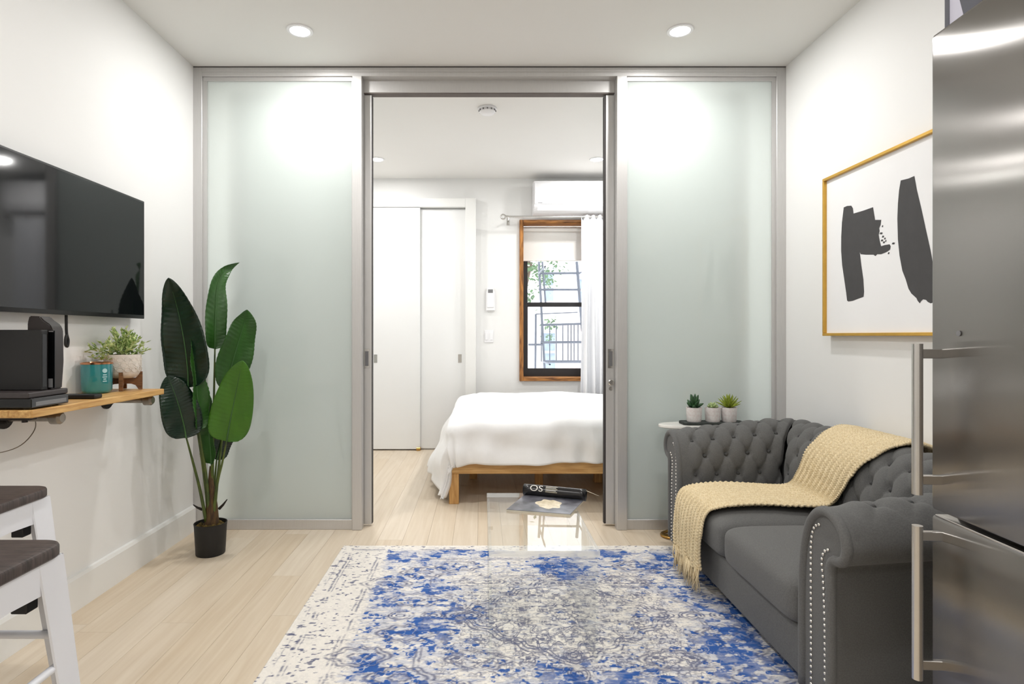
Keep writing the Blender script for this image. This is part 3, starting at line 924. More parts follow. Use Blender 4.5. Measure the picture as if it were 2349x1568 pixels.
# arm fronts: scroll panel, padded welt, nailheads
def front_profile(inset, sign):
    pts = []
    for i in range(len(prof)):
        o_, z = prof[i]
        o2, z2 = o_ - pnor[i][0] * inset, hscale(z, .588) - pnor[i][1] * inset
        pts.append(((SF if sign > 0 else SN) + sign * o2, z2))
    return pts
for sign in (1, -1):
    par = arm_f if sign > 0 else arm_n
    bm = NB()
    pl = [p for p in front_profile(.002, sign)][::3]
    prism(bm, pl, 'x', SX - .004, SX + .02)
    fp = obj('front_panel', bm, M['sofa'], par)
    bm = NB()
    w = front_profile(.010, sign)
    tube(bm, [(SX - .002, p[0], p[1]) for p in w[::2]], .014, 10)
    obj('welt', bm, M['sofa'], par, True)
    bm = NB()
    rows = [[(.056, .06, 0), (.056, .25, 0), (.055, .42, 0), (.058, .48, 0), (.072, .518, 0), (.098, .535, 0)],
            [(.122, .06, 0), (.122, .25, 0), (.115, .38, 0), (.108, .435, 0), (.118, .466, 0), (.142, .482, 0)]]
    for rw in rows:
        q_ = spline(rw, 300); acc = 1.0; last = q_[0]
        for p in q_:
            acc += (p - last).length; last = p
            if acc > .0150:
                acc = 0
                r_ = bmesh.ops.create_uvsphere(bm, u_segments=8, v_segments=5, radius=.0050)
                bmesh.ops.translate(bm, verts=r_['verts'], vec=(SX - .005, (SF if sign > 0 else SN) + sign * p.x, p.y))
    nh = obj('nailhead_trim', bm, M['nail'], par, True); nh['kind'] = 'stuff'; nh['label'] = 'double row of silver nailheads'
# seat
bm = NB(); box(bm, SX + .002, SB + .1, SN - .002, SF + .002, .05, .20, .012, 3)
obj('seat_base', bm, M['sofa'], sofa, True, angle=40)
bm = NB(); box(bm, SB + .10, SB + .21, SN - .15, SF + .15, .05, .40)
obj('back_frame', bm, M['sofa'], sofa)
mid = (SN + SF) / 2
for ya, yb in ((mid + .001, SF - .003), (SN + .003, mid - .001)):
    bm = NB(); cushion(bm, ((SX - .03 + SB + .01) / 2, (ya + yb) / 2, .268), ((SB + .01 - SX + .03) / 2, (yb - ya) / 2, .082), .42, .17, 40, 96, .022)
    c = obj('seat_cushion', bm, M['sofa'], sofa, True)
for x, y, z in ((SX + .05, SF + .10, .008), (SX + .05, SN - .10, .008), (SB + .15, SF + .10, 0), (SB + .15, SN - .10, 0)):
    bm = NB(); lathe(bm, (x, y, z), [(0, 0), (.018, 0), (.026, .05 - z), (0, .05 - z)], 14)
    obj('foot', bm, M['darkwood'], sofa, True, angle=40)

# ------------------------------------------------------------------ throw
m, nt, b = nodes_of('straw_knit')
tc = N(nt, 'ShaderNodeTexCoord')
nz = N(nt, 'ShaderNodeTexNoise', Scale=180.0, Detail=3.0)
nt.links.new(tc.outputs['Object'], nz.inputs['Vector'])
rp = N(nt, 'ShaderNodeValToRGB')
rp.color_ramp.elements[0].color = (*lin((212, 190, 148)), 1); rp.color_ramp.elements[0].position = .3
rp.color_ramp.elements[1].color = (*lin((238, 222, 188)), 1); rp.color_ramp.elements[1].position = .65
nt.links.new(nz.outputs[0], rp.inputs[0]); nt.links.new(rp.outputs[0], b.inputs['Base Color'])
b.inputs['Roughness'].default_value = .95; b.inputs['Specular IOR Level'].default_value = .1
M['knit'] = m
#           x     z     centre y  half width
TH = [(.868, .120, 2.465, .140), (.868, .200, 2.470, .145), (.872, .275, 2.475, .152), (.893, .338, 2.48, .162), (.935, .368, 2.48, .168),
      (1.05, .380, 2.475, .172), (1.20, .381, 2.455, .168), (1.315, .384, 2.43, .160), (1.362, .405, 2.415, .156), (1.380, .455, 2.40, .158), (1.392, .515, 2.375, .166),
      (1.418, .575, 2.345, .178), (1.462, .628, 2.32, .192), (1.515, .655, 2.30, .204), (1.560, .656, 2.29, .212), (1.602, .638, 2.285, .215), (1.622, .604, 2.28, .214)]
ta = spline([(a, b_, c) for a, b_, c, _ in TH], 420)
tw = [p.x for p in spline([(d, 0, 0) for _, _, _, d in TH], 420)]
bm = NB()
NT = 110
def thr(u, v):
    i = min(round(u * 419), 419)
    p = ta[i]; q0, q1 = ta[max(i - 1, 0)], ta[min(i + 1, 419)]
    t = Vector((q1.x - q0.x, q1.y - q0.y)).normalized()
    n = Vector((-t.y, t.x))
    c = (v - .5) * 2
    # cable columns run along the throw, stitches lean alternately
    colm = c * tw[i] / .0165
    k_ = math.floor(colm); f = colm - k_
    st = abs(math.sin(math.pi * f)) ** .6
    lean = (f - .5) * 1.2 * (1 if k_ % 2 else -1)
    row = math.sin(2 * math.pi * (u * 420 * 0.0032 / .0135 + lean))
    h = .0045 * st + .0032 * row
    edge = abs(c)
    h += .004 * max(0, (edge - .93) / .07)
    sag = -.006 * max(0, edge - .85) / .15
    bunch = .010 * math.sin(c * 7 + u * 4) * max(0, (.16 - u) / .16)
    lift = .010 + h + sag + bunch
    return (p.x + n.x * lift, p.z + c * tw[i] + .004 * math.sin(u * 40), p.y + n.y * lift)
grid(bm, 420, NT, thr)
bmesh.ops.recalc_face_normals(bm, faces=bm.faces)
tb = thing('throw_blanket', 'straw coloured knitted throw draped over the tufted sofa back and seat', 'blanket', (1.1, 2.45, .38))
kn = obj('knitted_panel', bm, M['knit'], tb, True)
sd_ = kn.modifiers.new('thick', 'SOLIDIFY'); sd_.thickness = .007; sd_.offset = 1.0 if False else -1.0
bm = NB()
for i in range(92):
    c = -1 + 2 * i / 91
    y = 2.465 + c * .140
    x = .868 - .012 + rnd.uniform(-.008, .006)
    L = rnd.uniform(.075, .105)
    pts = [(x, y, .128), (x + rnd.uniform(-.008, .006), y + rnd.uniform(-.006, .006), .128 - L * .5), (x + rnd.uniform(-.014, .008), y + rnd.uniform(-.012, .012), max(.018, .128 - L))]
    tube(bm, pts, [.0026, .0024, .0014], 5)
fr = obj('fringe', bm, M['knit'], tb, True); fr['kind'] = 'stuff'

# ------------------------------------------------------------------ side table, tray, succulents
stx, sty = 1.155, 3.072
sdt = thing('side_table', 'white topped oval side table with brass base behind the sofa arm', 'table', (stx, sty, 0))
bm = NB(); lathe(bm, (stx, sty, .570), [(0, 0), (.222, 0), (.232, .004), (.232, .014), (.228, .018), (0, .018)], 48, 1.0, .40)
obj('tabletop', bm, M['marble'], sdt, True, angle=40)
bm = NB(); tube(bm, [(stx, sty, .01), (stx, sty, .570)], .012, 14)
obj('pole', bm, M['brass'], sdt, True, angle=40)
bm = NB(); tube(bm, [(stx + .215 * math.cos(a), sty + .098 * math.sin(a), .008) for a in [2 * math.pi * i / 48 for i in range(49)]], .0075, 8, False)
obj('base_ring', bm, M['brass'], sdt, True)
bm = NB(); tube(bm, [(stx - .215, sty, .008), (stx + .215, sty, .008)], .006, 8)
obj('base_bar', bm, M['brass'], sdt, True, angle=40)
tz = .588
tx0, tx1 = px2x(1563, 3.06), px2x(1706, 3.06)
bm = NB()
prism(bm, [(tx0, 3.03), (tx0 + .02, 3.015), (tx1 - .02, 3.012), (tx1, 3.03), (tx1, 3.10), (tx1 - .015, 3.115), (tx0 + .015, 3.115), (tx0, 3.10)], 'z', tz, tz + .014)
bmesh.ops.bevel(bm, geom=list(bm.edges), offset=.002, segments=1, affect='EDGES')
tag(obj('slate_tray', bm, M['slate'], None), 'dark slate tray under the three small succulents', 'tray')
def succulent(px, kind, label, y=3.062):
    x = px2x(px, y); z = tz + .014
    r = thing('potted_succulent', label, 'potted plant', (x, y, z), 'three small succulents on the slate tray')
    bm = NB(); lathe(bm, (x, y, z), [(0, 0), (.034, 0), (.0365, .004), (.040, .066), (.0405, .074), (.037, .074), (.0355, .062), (0, .060)], 28)
    obj('pot', bm, M['speckle'], r, True, angle=40)
    bm = NB(); lathe(bm, (x, y, z), [(0, .064), (.025, .064), (.036, .062)], 20)
    obj('soil', bm, M['soil'], r, True)
    c = Vector((x, y, z + .070)); R_ = random.Random(px)
    if kind == 'fat':
        leaves = [(a * 137.5 + 40, 8 + a * 5.0, .056 + .020 * (a < 5)) for a in range(13)]; wd, mt = .0105, 'succ_dark'
    elif kind == 'low':
        leaves = [(a * 137.5, 16 + a * 2.7, .034) for a in range(22)]; wd, mt = .008, 'succ_pale'
    else:
        leaves = [(a * 137.5, 4 + a * 1.95, .076) for a in range(34)]; wd, mt = .0042, 'succ_lime'
    for az, tilt, L in leaves:
        az = math.radians(az); tl = math.radians(tilt)
        d = Vector((math.sin(tl) * math.cos(az), math.sin(tl) * math.sin(az), math.cos(tl)))
        pts = [c + d * L * t + Vector((0, 0, -.004 * t * t * math.sin(tl))) for t in (0, .3, .65, .9, 1.0)]
        bm = NB(); tube(bm, pts, [wd * .6, wd, wd * .85, wd * .4, wd * .05], 6)
        obj('leaf', bm, M[mt], r, True)
succulent(1592, 'fat', 'small white pot with a dark green fleshy succulent, left on the slate tray')
succulent(1635, 'low', 'small white pot with a low pale succulent, middle of the slate tray')
succulent(1672, 'spiky', 'small white pot with a spiky lime green succulent, right on the slate tray')

# ------------------------------------------------------------------ acrylic coffee table and magazine
AZ = .370
ah = CH - AZ
ay0, ay1 = F * ah / 493.0, F * ah / 360.0
ax0, ax1 = .022, .5515 * ah
act = thing('acrylic_coffee_table', 'clear acrylic coffee table standing on the blue rug', 'table', ((ax0 + ax1) / 2, (ay0 + ay1) / 2, 0))
th = .019
bs = obj('tabletop', box(NB(), ax0, ax1, ay0, ay1, AZ - th, AZ, .0015, 2), M['acrylic'], act)
bs.data.materials.append(M['acrylic_edge'])
for f_ in bs.data.polygons:
    if abs(f_.normal.z) < .5: f_.material_index = 1
for xx in (ax0 + .002, ax1 - .010):
    obj('side_panel', box(NB(), xx, xx + .008, ay0 + .02, ay1 - .02, .0085, AZ - th, .001, 1), M['acrylic'], act)

mg = thing('magazine', 'black covered magazine lying open with one half rolled up on the acrylic table', 'magazine', (.22, 2.38, AZ))
def tp(px, py, dz=.0):
    d = F * (CH - AZ - dz) / (py - 770.0)
    return Vector((px2x(px, d), d, AZ + dz))
A, B_, C_, D_ = tp(1162, 1172), tp(1308, 1183), tp(1338, 1152), tp(1203, 1138)
def quad_slab(bm, cs, z0, z1):
    lo = [bm.verts.new((c.x, c.y, z0)) for c in cs]; hi = [bm.verts.new((c.x, c.y, z1)) for c in cs]
    for i in range(4): bm.faces.new((lo[i], lo[(i + 1) % 4], hi[(i + 1) % 4], hi[i]))
    bm.faces.new(lo[::-1]); bm.faces.new(hi); bmesh.ops.recalc_face_normals(bm, faces=bm.faces)
    return bm
obj('page_block', quad_slab(NB(), [A, B_, C_, D_], AZ + .0005, AZ + .006), M['magpages'], mg)
top = obj('photo_page', quad_slab(NB(), [A, B_, C_, D_], AZ + .006, AZ + .0075), M['maggrey'], mg)
ctr = (A + B_ + C_ + D_) / 4 + Vector((.012, .004, 0))
bm = NB()
vv = [bm.verts.new((ctr.x + (.050 + .006 * math.sin(5 * a)) * math.cos(a), ctr.y + (.062 + .008 * math.cos(7 * a)) * math.sin(a), AZ + .0078)) for a in [2 * math.pi * i / 36 for i in range(36)]]
bm.faces.new(vv)
obj('flower_print', bm, M['magflower'], top)
# rolled half
r0, r1 = tp(1200, 1158, .03), tp(1334, 1170, .03)
r0 = Vector((D_.x - .004, D_.y + .004, 0)); r1 = Vector((C_.x + .010, C_.y + .004, 0))
ax = (r1 - r0).normalized(); nn = Vector((-ax.y, ax.x, 0))
LR = (r1 - r0).length
def roll(u, v):
    a = math.radians(-100 + 560 * v)
    rad = .0245 - .007 * v
    cc = r0 + ax * (LR * u) + nn * .012 + Vector((0, 0, AZ + .0265))
    return cc + (-nn * math.cos(a) + Vector((0, 0, 1)) * math.sin(a)) * rad
bm = NB(); grid(bm, 12, 64, roll)
ro = obj('rolled_cover', bm, M['magblack'], mg, True)
sm_ = ro.modifiers.new('thick', 'SOLIDIFY'); sm_.thickness = .0018; sm_.offset = 0
bm = NB()
tipv = [r1 + nn * .012 + ax * .0 + Vector((0, 0, AZ + .044)), r1 + ax * .05 + nn * .020 + Vector((0, 0, AZ + .026)), r1 + ax * .0 + nn * .030 + Vector((0, 0, AZ + .040)), r1 - ax * .06 + nn * .022 + Vector((0, 0, AZ + .047))]
vv = [bm.verts.new(p) for p in tipv]; bm.faces.new(vv)
pg = obj('loose_page', bm, M['magpages'], mg)
sm_ = pg.modifiers.new('thick', 'SOLIDIFY'); sm_.thickness = .001
# title print wrapped on the roll
def text_mesh(s, size):
    cu_ = bpy.data.curves.new('t', 'FONT'); cu_.body = s; cu_.size = size
    o = bpy.data.objects.new('t', cu_); COL.objects.link(o)
    dg = bpy.context.evaluated_depsgraph_get()
    me = bpy.data.meshes.new_from_object(o.evaluated_get(dg))
    bpy.data.objects.remove(o); bpy.data.curves.remove(cu_)
    return me
def print_on_roll(name, s, size, u0, a0, mat, stretch=1.0, bold=0):
    me = text_mesh(s, size)
    bm = NB(); bm.from_mesh(me); bpy.data.meshes.remove(me)
    bmesh.ops.triangulate(bm, faces=bm.faces)
    for v in bm.verts:
        a = a0 + v.co.y / .0252
        cc = r0 + ax * (u0 + v.co.x * stretch) + nn * .012 + Vector((0, 0, AZ + .0265))
        v.co = cc + (-nn * math.cos(a) + Vector((0, 0, 1)) * math.sin(a)) * .0264
    obj(name, bm, mat, ro)
print_on_roll('title_print', 'OS', .036, .030, math.radians(8), M['magwhite'], 1.25)
for i in range(5):
    bm = NB()
    box(bm, 0, .05 - .006 * (i % 2), 0, 1, 0, .0022)
    for v in bm.verts:
        a = math.radians(8) + (v.co.z + i * .0058) / .0252
        rad = .0256 + v.co.y * .0006
        cc = r0 + ax * (.098 + v.co.x) + nn * .012 + Vector((0, 0, AZ + .0265))
        v.co = cc + (-nn * math.cos(a) + Vector((0, 0, 1)) * math.sin(a)) * rad
    obj('cover_line', bm, M['magwhite'] if i % 2 else M['magpages'], ro)
# ------------------------------------------------------------------ television
TVX, TD1, TD0 = -1.500, 2.62, 1.70
TZ1, TZ0 = py2z(462, TD1), py2z(731, TD1)
tv = thing('television', 'large black flat screen television on the left wall above the shelf', 'television', (TVX, (TD0 + TD1) / 2, TZ0))
obj('back_shell', box(NB(), TVX - .040, TVX - .012, TD0 + .05, TD1 - .05, TZ0 + .04, TZ1 - .04, .008, 2), M['black'], tv)
bm = NB(); box(bm, TVX - .014, TVX - .001, TD0, TD1, TZ0, TZ1, .003, 2)
bz_ = obj('bezel', bm, M['bezel'], tv, True, angle=40)
obj('screen', box(NB(), TVX - .003, TVX + .0005, TD0 + .009, TD1 - .009, TZ0 + .016, TZ1 - .009), M['screen'], tv)
bm = NB(); box(bm, XL + .001, TVX - .036, 2.0, 2.32, TZ0 + .12, TZ1 - .12, .003, 1)
obj('wall_mount', bm, M['iron'], tv)
# power strap hanging below
bm = NB()
p0 = P(152, 718, 2.30); p0.x = XL + .03
xx = XL + .03
dd = -xx * F / (1105 - 152)
pts = [(xx, dd, py2z(700, dd)), (xx, dd, py2z(740, dd)), (xx, dd + .002, py2z(765, dd)), (xx, dd + .010, py2z(780, dd)), (xx, dd + .006, py2z(794, dd)), (xx, dd - .004, py2z(790, dd)), (xx, dd - .003, py2z(776, dd)), (xx, dd + .003, py2z(766, dd))]
tube(bm, spline(pts, 28), .005, 8)
tag(obj('power_cable', bm, M['black'], None, True), 'black cable with a looped end hanging below the television', 'cable')

# ------------------------------------------------------------------ wall shelf
SHX = -1.33
SD1, SD0 = 2.466, 1.741
SZ1 = .826; SZ0 = .803
sh = thing('wall_shelf', 'pine wall shelf on pipe brackets below the television', 'shelf', ((XL + SHX) / 2, 2.1, SZ0))
bm = NB(); box(bm, XL + .001, SHX, SD0, SD1, SZ0, SZ1, .003, 2)
obj('board', bm, M['shelfwood'], sh)
for dpx, py in ((SD0 + .17, 0), (SD1 - .03, 0)):
    bm = NB(); zc = SZ0 - .022
    tube(bm, [(XL + .002, dpx, zc), (SHX - .045, dpx, zc)], .012, 14)
    pp = obj('pipe', bm, M['pipe'], sh, True, angle=40)
    bm = NB(); tube(bm, [(XL + .001, dpx, zc), (XL + .010, dpx, zc)], .036, 20); tube(bm, [(XL + .010, dpx, zc), (XL + .026, dpx, zc)], .019, 16)
    obj('wall_flange', bm, M['iron'], pp, True, angle=40)
    bm = NB(); tube(bm, [(SHX - .070, dpx, zc), (SHX - .064, dpx, zc), (SHX - .038, dpx, zc), (SHX - .030, dpx, zc)], [.014, .021, .021, .014], 16)
    obj('end_cap', bm, M['pipe'], pp, True, angle=40)
    bm = NB()
    for dx in (.04, .10):
        for sy in (-.05, .05):
            tube(bm, [(XL + dx, dpx + sy, SZ0 - .006), (XL + dx, dpx + sy, SZ0)], .007, 8)
        box(bm, XL + dx - .008, XL + dx + .008, dpx - .06, dpx + .06, SZ0 - .0035, SZ0 - .0002)
    obj('clamp', bm, M['iron'], pp)
# long flat strap under the near end with two bolts
bm = NB(); box(bm, XL + .02, SHX - .02, SD0 + .015, SD0 + .045, SZ0 - .008, SZ0 - .0005)
for x in (SHX - .045, SHX - .16): tube(bm, [(x, SD0 + .03, SZ0 - .016), (x, SD0 + .03, SZ0 - .006)], .008, 10)
obj('strap', bm, M['iron'], sh)
bm = NB()
dl = -(XL + .03) * F / (1105 - 60)
cpt = Vector((XL + .03, dl, SZ0 - .005))
zl = lambda py: py2z(py, dl)
pts = [(XL + .05, 1.98, SZ0 - .012), (XL + .05, 1.985, SZ0 - .07), (XL + .04, 1.93, SZ0 - .118), (XL + .03, 1.83, SZ0 - .122), (XL + .03, 1.75, SZ0 - .085), (XL + .02, 1.73, SZ0 - .02)]
tube(bm, spline(pts, 30), .0016, 6)
tag(obj('thin_wire', bm, M['pipe'], None, True), 'thin grey wire hanging in a loop below the wall shelf', 'cable')

# things on the shelf
def on_shelf(px, py):
    d = F * (CH - SZ1) / (py - 770.0)
    return px2x(px, d), d
cnx, cny = on_shelf(222, 904); cny += .05
cnx = px2x(222, cny)
cd = thing('candle_jar', 'teal glass candle jar with a copper lid on the wall shelf', 'candle', (cnx, cny, SZ1))
bm = NB(); lathe(bm, (cnx, cny, SZ1), [(0, .001), (.040, .001), (.048, .005), (.052, .014), (.0535, .10), (.0535, .112), (.050, .112), (.049, .02), (0, .016)], 40)
obj('jar', bm, M['teal'], cd, True, angle=50)
bm = NB(); lathe(bm, (cnx, cny, SZ1), [(0, .016), (.0485, .016), (.0485, .085), (0, .085)], 30)
obj('wax', bm, M['wax'], cd, True, angle=50)
bm = NB(); lathe(bm, (cnx, cny, SZ1), [(.047, .108), (.0545, .1125), (.0545, .118), (.051, .1195), (.049, .117), (0, .1155)], 40)
obj('lid', bm, M['copper'], cd, True, angle=40)
def on_jar(bm_pts, name):
    bm = NB(); vs = []
    for a, z in bm_pts: vs.append(bm.verts.new((cnx + .0540 * math.cos(a), cny + .0540 * math.sin(a), SZ1 + z)))
    bm.faces.new(vs); obj(name, bm, M['mint'], cd)
ja = math.radians(-28)
on_jar([(ja + .17 * math.cos(t), .088 + .0085 * math.sin(t)) for t in [2 * math.pi * i / 20 for i in range(20)]], 'label_roundel')
for kz, wv in ((.070, .13), (.062, .16), (.054, .10), (.046, .14)):
    on_jar([(ja - wv, kz), (ja + wv, kz), (ja + wv, kz + .004), (ja - wv, kz + .004)], 'label_line')

fpx, fpy = -1.46, 2.395
fp = thing('planter', 'cream ceramic planter of variegated greenery on a small wooden stand', 'potted plant', (fpx, fpy, SZ1))
bm = NB(); lathe(bm, (fpx, fpy, SZ1), [(0, .050), (.035, .050), (.052, .056), (.062, .072), (.066, .100), (.0665, .146), (.062, .146), (.061, .10), (0, .098)], 40)
obj('bowl', bm, M['ceramic'], fp, True, angle=60)
bm = NB()
for i in range(16):
    for j in range(3):
        a = 2 * math.pi * (i + .5 * (j % 2)) / 16; z = SZ1 + .086 + .02 * j; rr = .0655
        cx_, cy_ = fpx + rr * math.cos(a), fpy + rr * math.sin(a)
        tg = Vector((-math.sin(a), math.cos(a), 0)); up = Vector((0, 0, 1))
        tube(bm, [Vector((cx_, cy_, z)) + tg * .0115 * math.cos(q) + up * .0095 * math.sin(q) for q in [2 * math.pi * w_ / 8 for w_ in range(9)]], .0012, 4, False)
rl = obj('relief', bm, M['ceramic'], fp, True); rl['kind'] = 'stuff'
for i in range(4):
    a = math.pi / 4 + i * math.pi / 2 - .35
    dx, dy = math.cos(a), math.sin(a); tx_, ty_ = -dy, dx
    poly = [(.0, .028), (.0, .048), (.045, .050), (.056, .062), (.062, .075), (.069, .075), (.069, .002), (.056, .002), (.045, .020), (.03, .026)]
    bm = NB()
    vs0 = [bm.verts.new((fpx + r_ * dx + .007 * tx_, fpy + r_ * dy + .007 * ty_, SZ1 + z)) for r_, z in poly]
    vs1 = [bm.verts.new((fpx + r_ * dx - .007 * tx_, fpy + r_ * dy - .007 * ty_, SZ1 + z)) for r_, z in poly]
    n = len(poly)
    for q in range(n): bm.faces.new((vs0[q], vs0[(q + 1) % n], vs1[(q + 1) % n], vs1[q]))
    bm.faces.new(vs0[::-1]); bm.faces.new(vs1); bmesh.ops.recalc_face_normals(bm, faces=bm.faces)
    obj('stand_leg', bm, M['standwood'], fp)
bm = NB(); lathe(bm, (fpx, fpy, SZ1), [(0, .136), (.061, .134)], 24)
obj('soil', bm, M['soil'], fp)
bm = NB(); R_ = random.Random(5)
def small_leaf(bm, c, d, L, w):
    d = d.normalized(); s = d.cross(Vector((0, 0, 1)));
    if s.length < .1: s = Vector((1, 0, 0))
    s.normalize(); n = s.cross(d)
    a = bm.verts.new(c); t = bm.verts.new(c + d * L); m1 = bm.verts.new(c + d * L * .5 - n * .002)
    l = bm.verts.new(c + d * L * .45 + s * w + n * .002); r_ = bm.verts.new(c + d * L * .45 - s * w + n * .002)
    bm.faces.new((a, l, m1)); bm.faces.new((l, t, m1)); bm.faces.new((a, m1, r_)); bm.faces.new((m1, t, r_))
for i in range(70):
    az = R_.uniform(0, 2 * math.pi); el = R_.uniform(.15, 1.45); L = R_.uniform(.06, .115)
    if 3.3 < az < 4.9 and R_.random() < .5: el = R_.uniform(-.15, .5); L = R_.uniform(.09, .145)
    d = Vector((math.cos(az) * math.cos(el), math.sin(az) * math.cos(el), math.sin(el)))
    base = Vector((fpx + R_.uniform(-.03, .03), fpy + R_.uniform(-.03, .03), SZ1 + .135))
    for t in (.35, .55, .72, .88, 1.0):
        c = base + d * L * t
        c.x = max(c.x, XL + .035)
        for k_ in (0, 1):
            dd_ = d + Vector((R_.uniform(-.8, .8), R_.uniform(-.8, .8), R_.uniform(-.3, .7)))
            small_leaf(bm, c, dd_, R_.uniform(.016, .026), R_.uniform(.004, .0065))
for v in bm.verts: v.co.x = max(v.co.x, XL + .008)
fo = obj('foliage', bm, M['foliage'], fp); fo['kind'] = 'stuff'

# media boxes: a flat set-top box, an upright dark box, a curved modem behind it, a remote
def ndx(px, d): return px2x(px, d)
stb = thing('set_top_box', 'flat dark set top box lying at the near end of the wall shelf', 'set-top box', (-1.44, 1.86, SZ1))
bm = NB(); box(bm, XL + .03, SHX - .012, SD0 + .012, SD0 + .172, SZ1 + .004, SZ1 + .034, .003, 2)
obj('lower_case', bm, M['black_gloss'], stb)
bm = NB(); box(bm, XL + .03, SHX - .018, SD0 + .008, SD0 + .178, SZ1 + .034, SZ1 + .052, .004, 2)
obj('lid', bm, M['dkgrey'], stb)
obj('ports', box(NB(), SHX - .0125, SHX - .0112, SD0 + .03, SD0 + .16, SZ1 + .010, SZ1 + .022, .0004, 1), M['grey_plastic'], stb)
bm = NB()
for x in (XL + .05, SHX - .04):
    for y in (SD0 + .03, SD0 + .15): tube(bm, [(x, y, SZ1 + .0002), (x, y, SZ1 + .005)], .008, 8)
obj('rubber_feet', bm, M['black'], stb)
z0 = SZ1 + .0525
# upright black box standing on the set-top box
du = SD0 + .075
ux1 = ndx(110, du + .028) - .006
ub = thing('router_box', 'upright matte black router box standing on the set top box', 'router', (-1.47, du, z0))
bm = NB(); box(bm, XL + .006, ux1 + .006, du, du + .028, z0, py2z(756, du), .003, 2)
obj('case', bm, M['black'], ub)
obj('side_vent', box(NB(), ux1 + .0055, ux1 + .0068, du + .004, du + .024, z0 + .01, py2z(766, du), .0003, 1), M['black_gloss'], ub)
dm = SD0 + .115
mdm = thing('modem', 'brownish black modem with a curved top behind the router box', 'modem', (-1.48, dm, z0))
mx0, mx1 = max(ndx(62, dm), XL + .006), ndx(146, dm + .05)
prf = [(mx0, z0), (mx0 - .0, py2z(740, dm)), (mx0 + .006, py2z(724, dm)), (mx0 + .04, py2z(725, dm)), (mx0 + (mx1 - mx0) * .62, py2z(733, dm)), (mx1 - .008, py2z(744, dm)), (mx1, py2z(756, dm)), (mx1 + .002, py2z(830, dm)), (mx1 - .004, z0)]
bm = NB(); prism(bm, prf, 'y', dm, dm + .05)
bmesh.ops.bevel(bm, geom=list(bm.edges), offset=.003, segments=2, affect='EDGES')
obj('shell', bm, M['brown_black'], mdm, True, angle=40)
fa, fb = ndx(111, dm), ndx(126, dm)
obj('display_strip', box(NB(), fa, fb, dm - .001, dm + .001, z0 + .004, py2z(758, dm)), M['black_gloss'], mdm)
obj('light', box(NB(), fa + .002, fb - .004, dm - .0016, dm, py2z(761, dm), py2z(758.5, dm)), M['grey_plastic'], mdm)
obj('sticker', box(NB(), fa + .001, fb - .006, dm - .0016, dm, z0 + .006, z0 + .034), M['grey_plastic'], mdm)
bm = NB(); tube(bm, spline([(XL + .012, 1.70, TZ0 + .03), (XL + .012, 1.74, TZ0 - .02), (XL + .012, 1.79, TZ0 - .06), (XL + .012, 1.83, TZ0 - .16)], 16), .004, 6)
tag(obj('thin_black_cable', bm, M['black'], None, True), 'black cable running behind the router box at the wall', 'cable')
rx, ry = -1.395, 2.075
bm = NB(); box(bm, rx - .075, rx + .045, ry - .022, ry + .022, SZ1 + .0005, SZ1 + .016, .005, 2)
rmt = obj('remote_control', bm, M['black'], None, True, angle=40)
tag(rmt, 'small black remote control lying beside the candle jar', 'remote control')

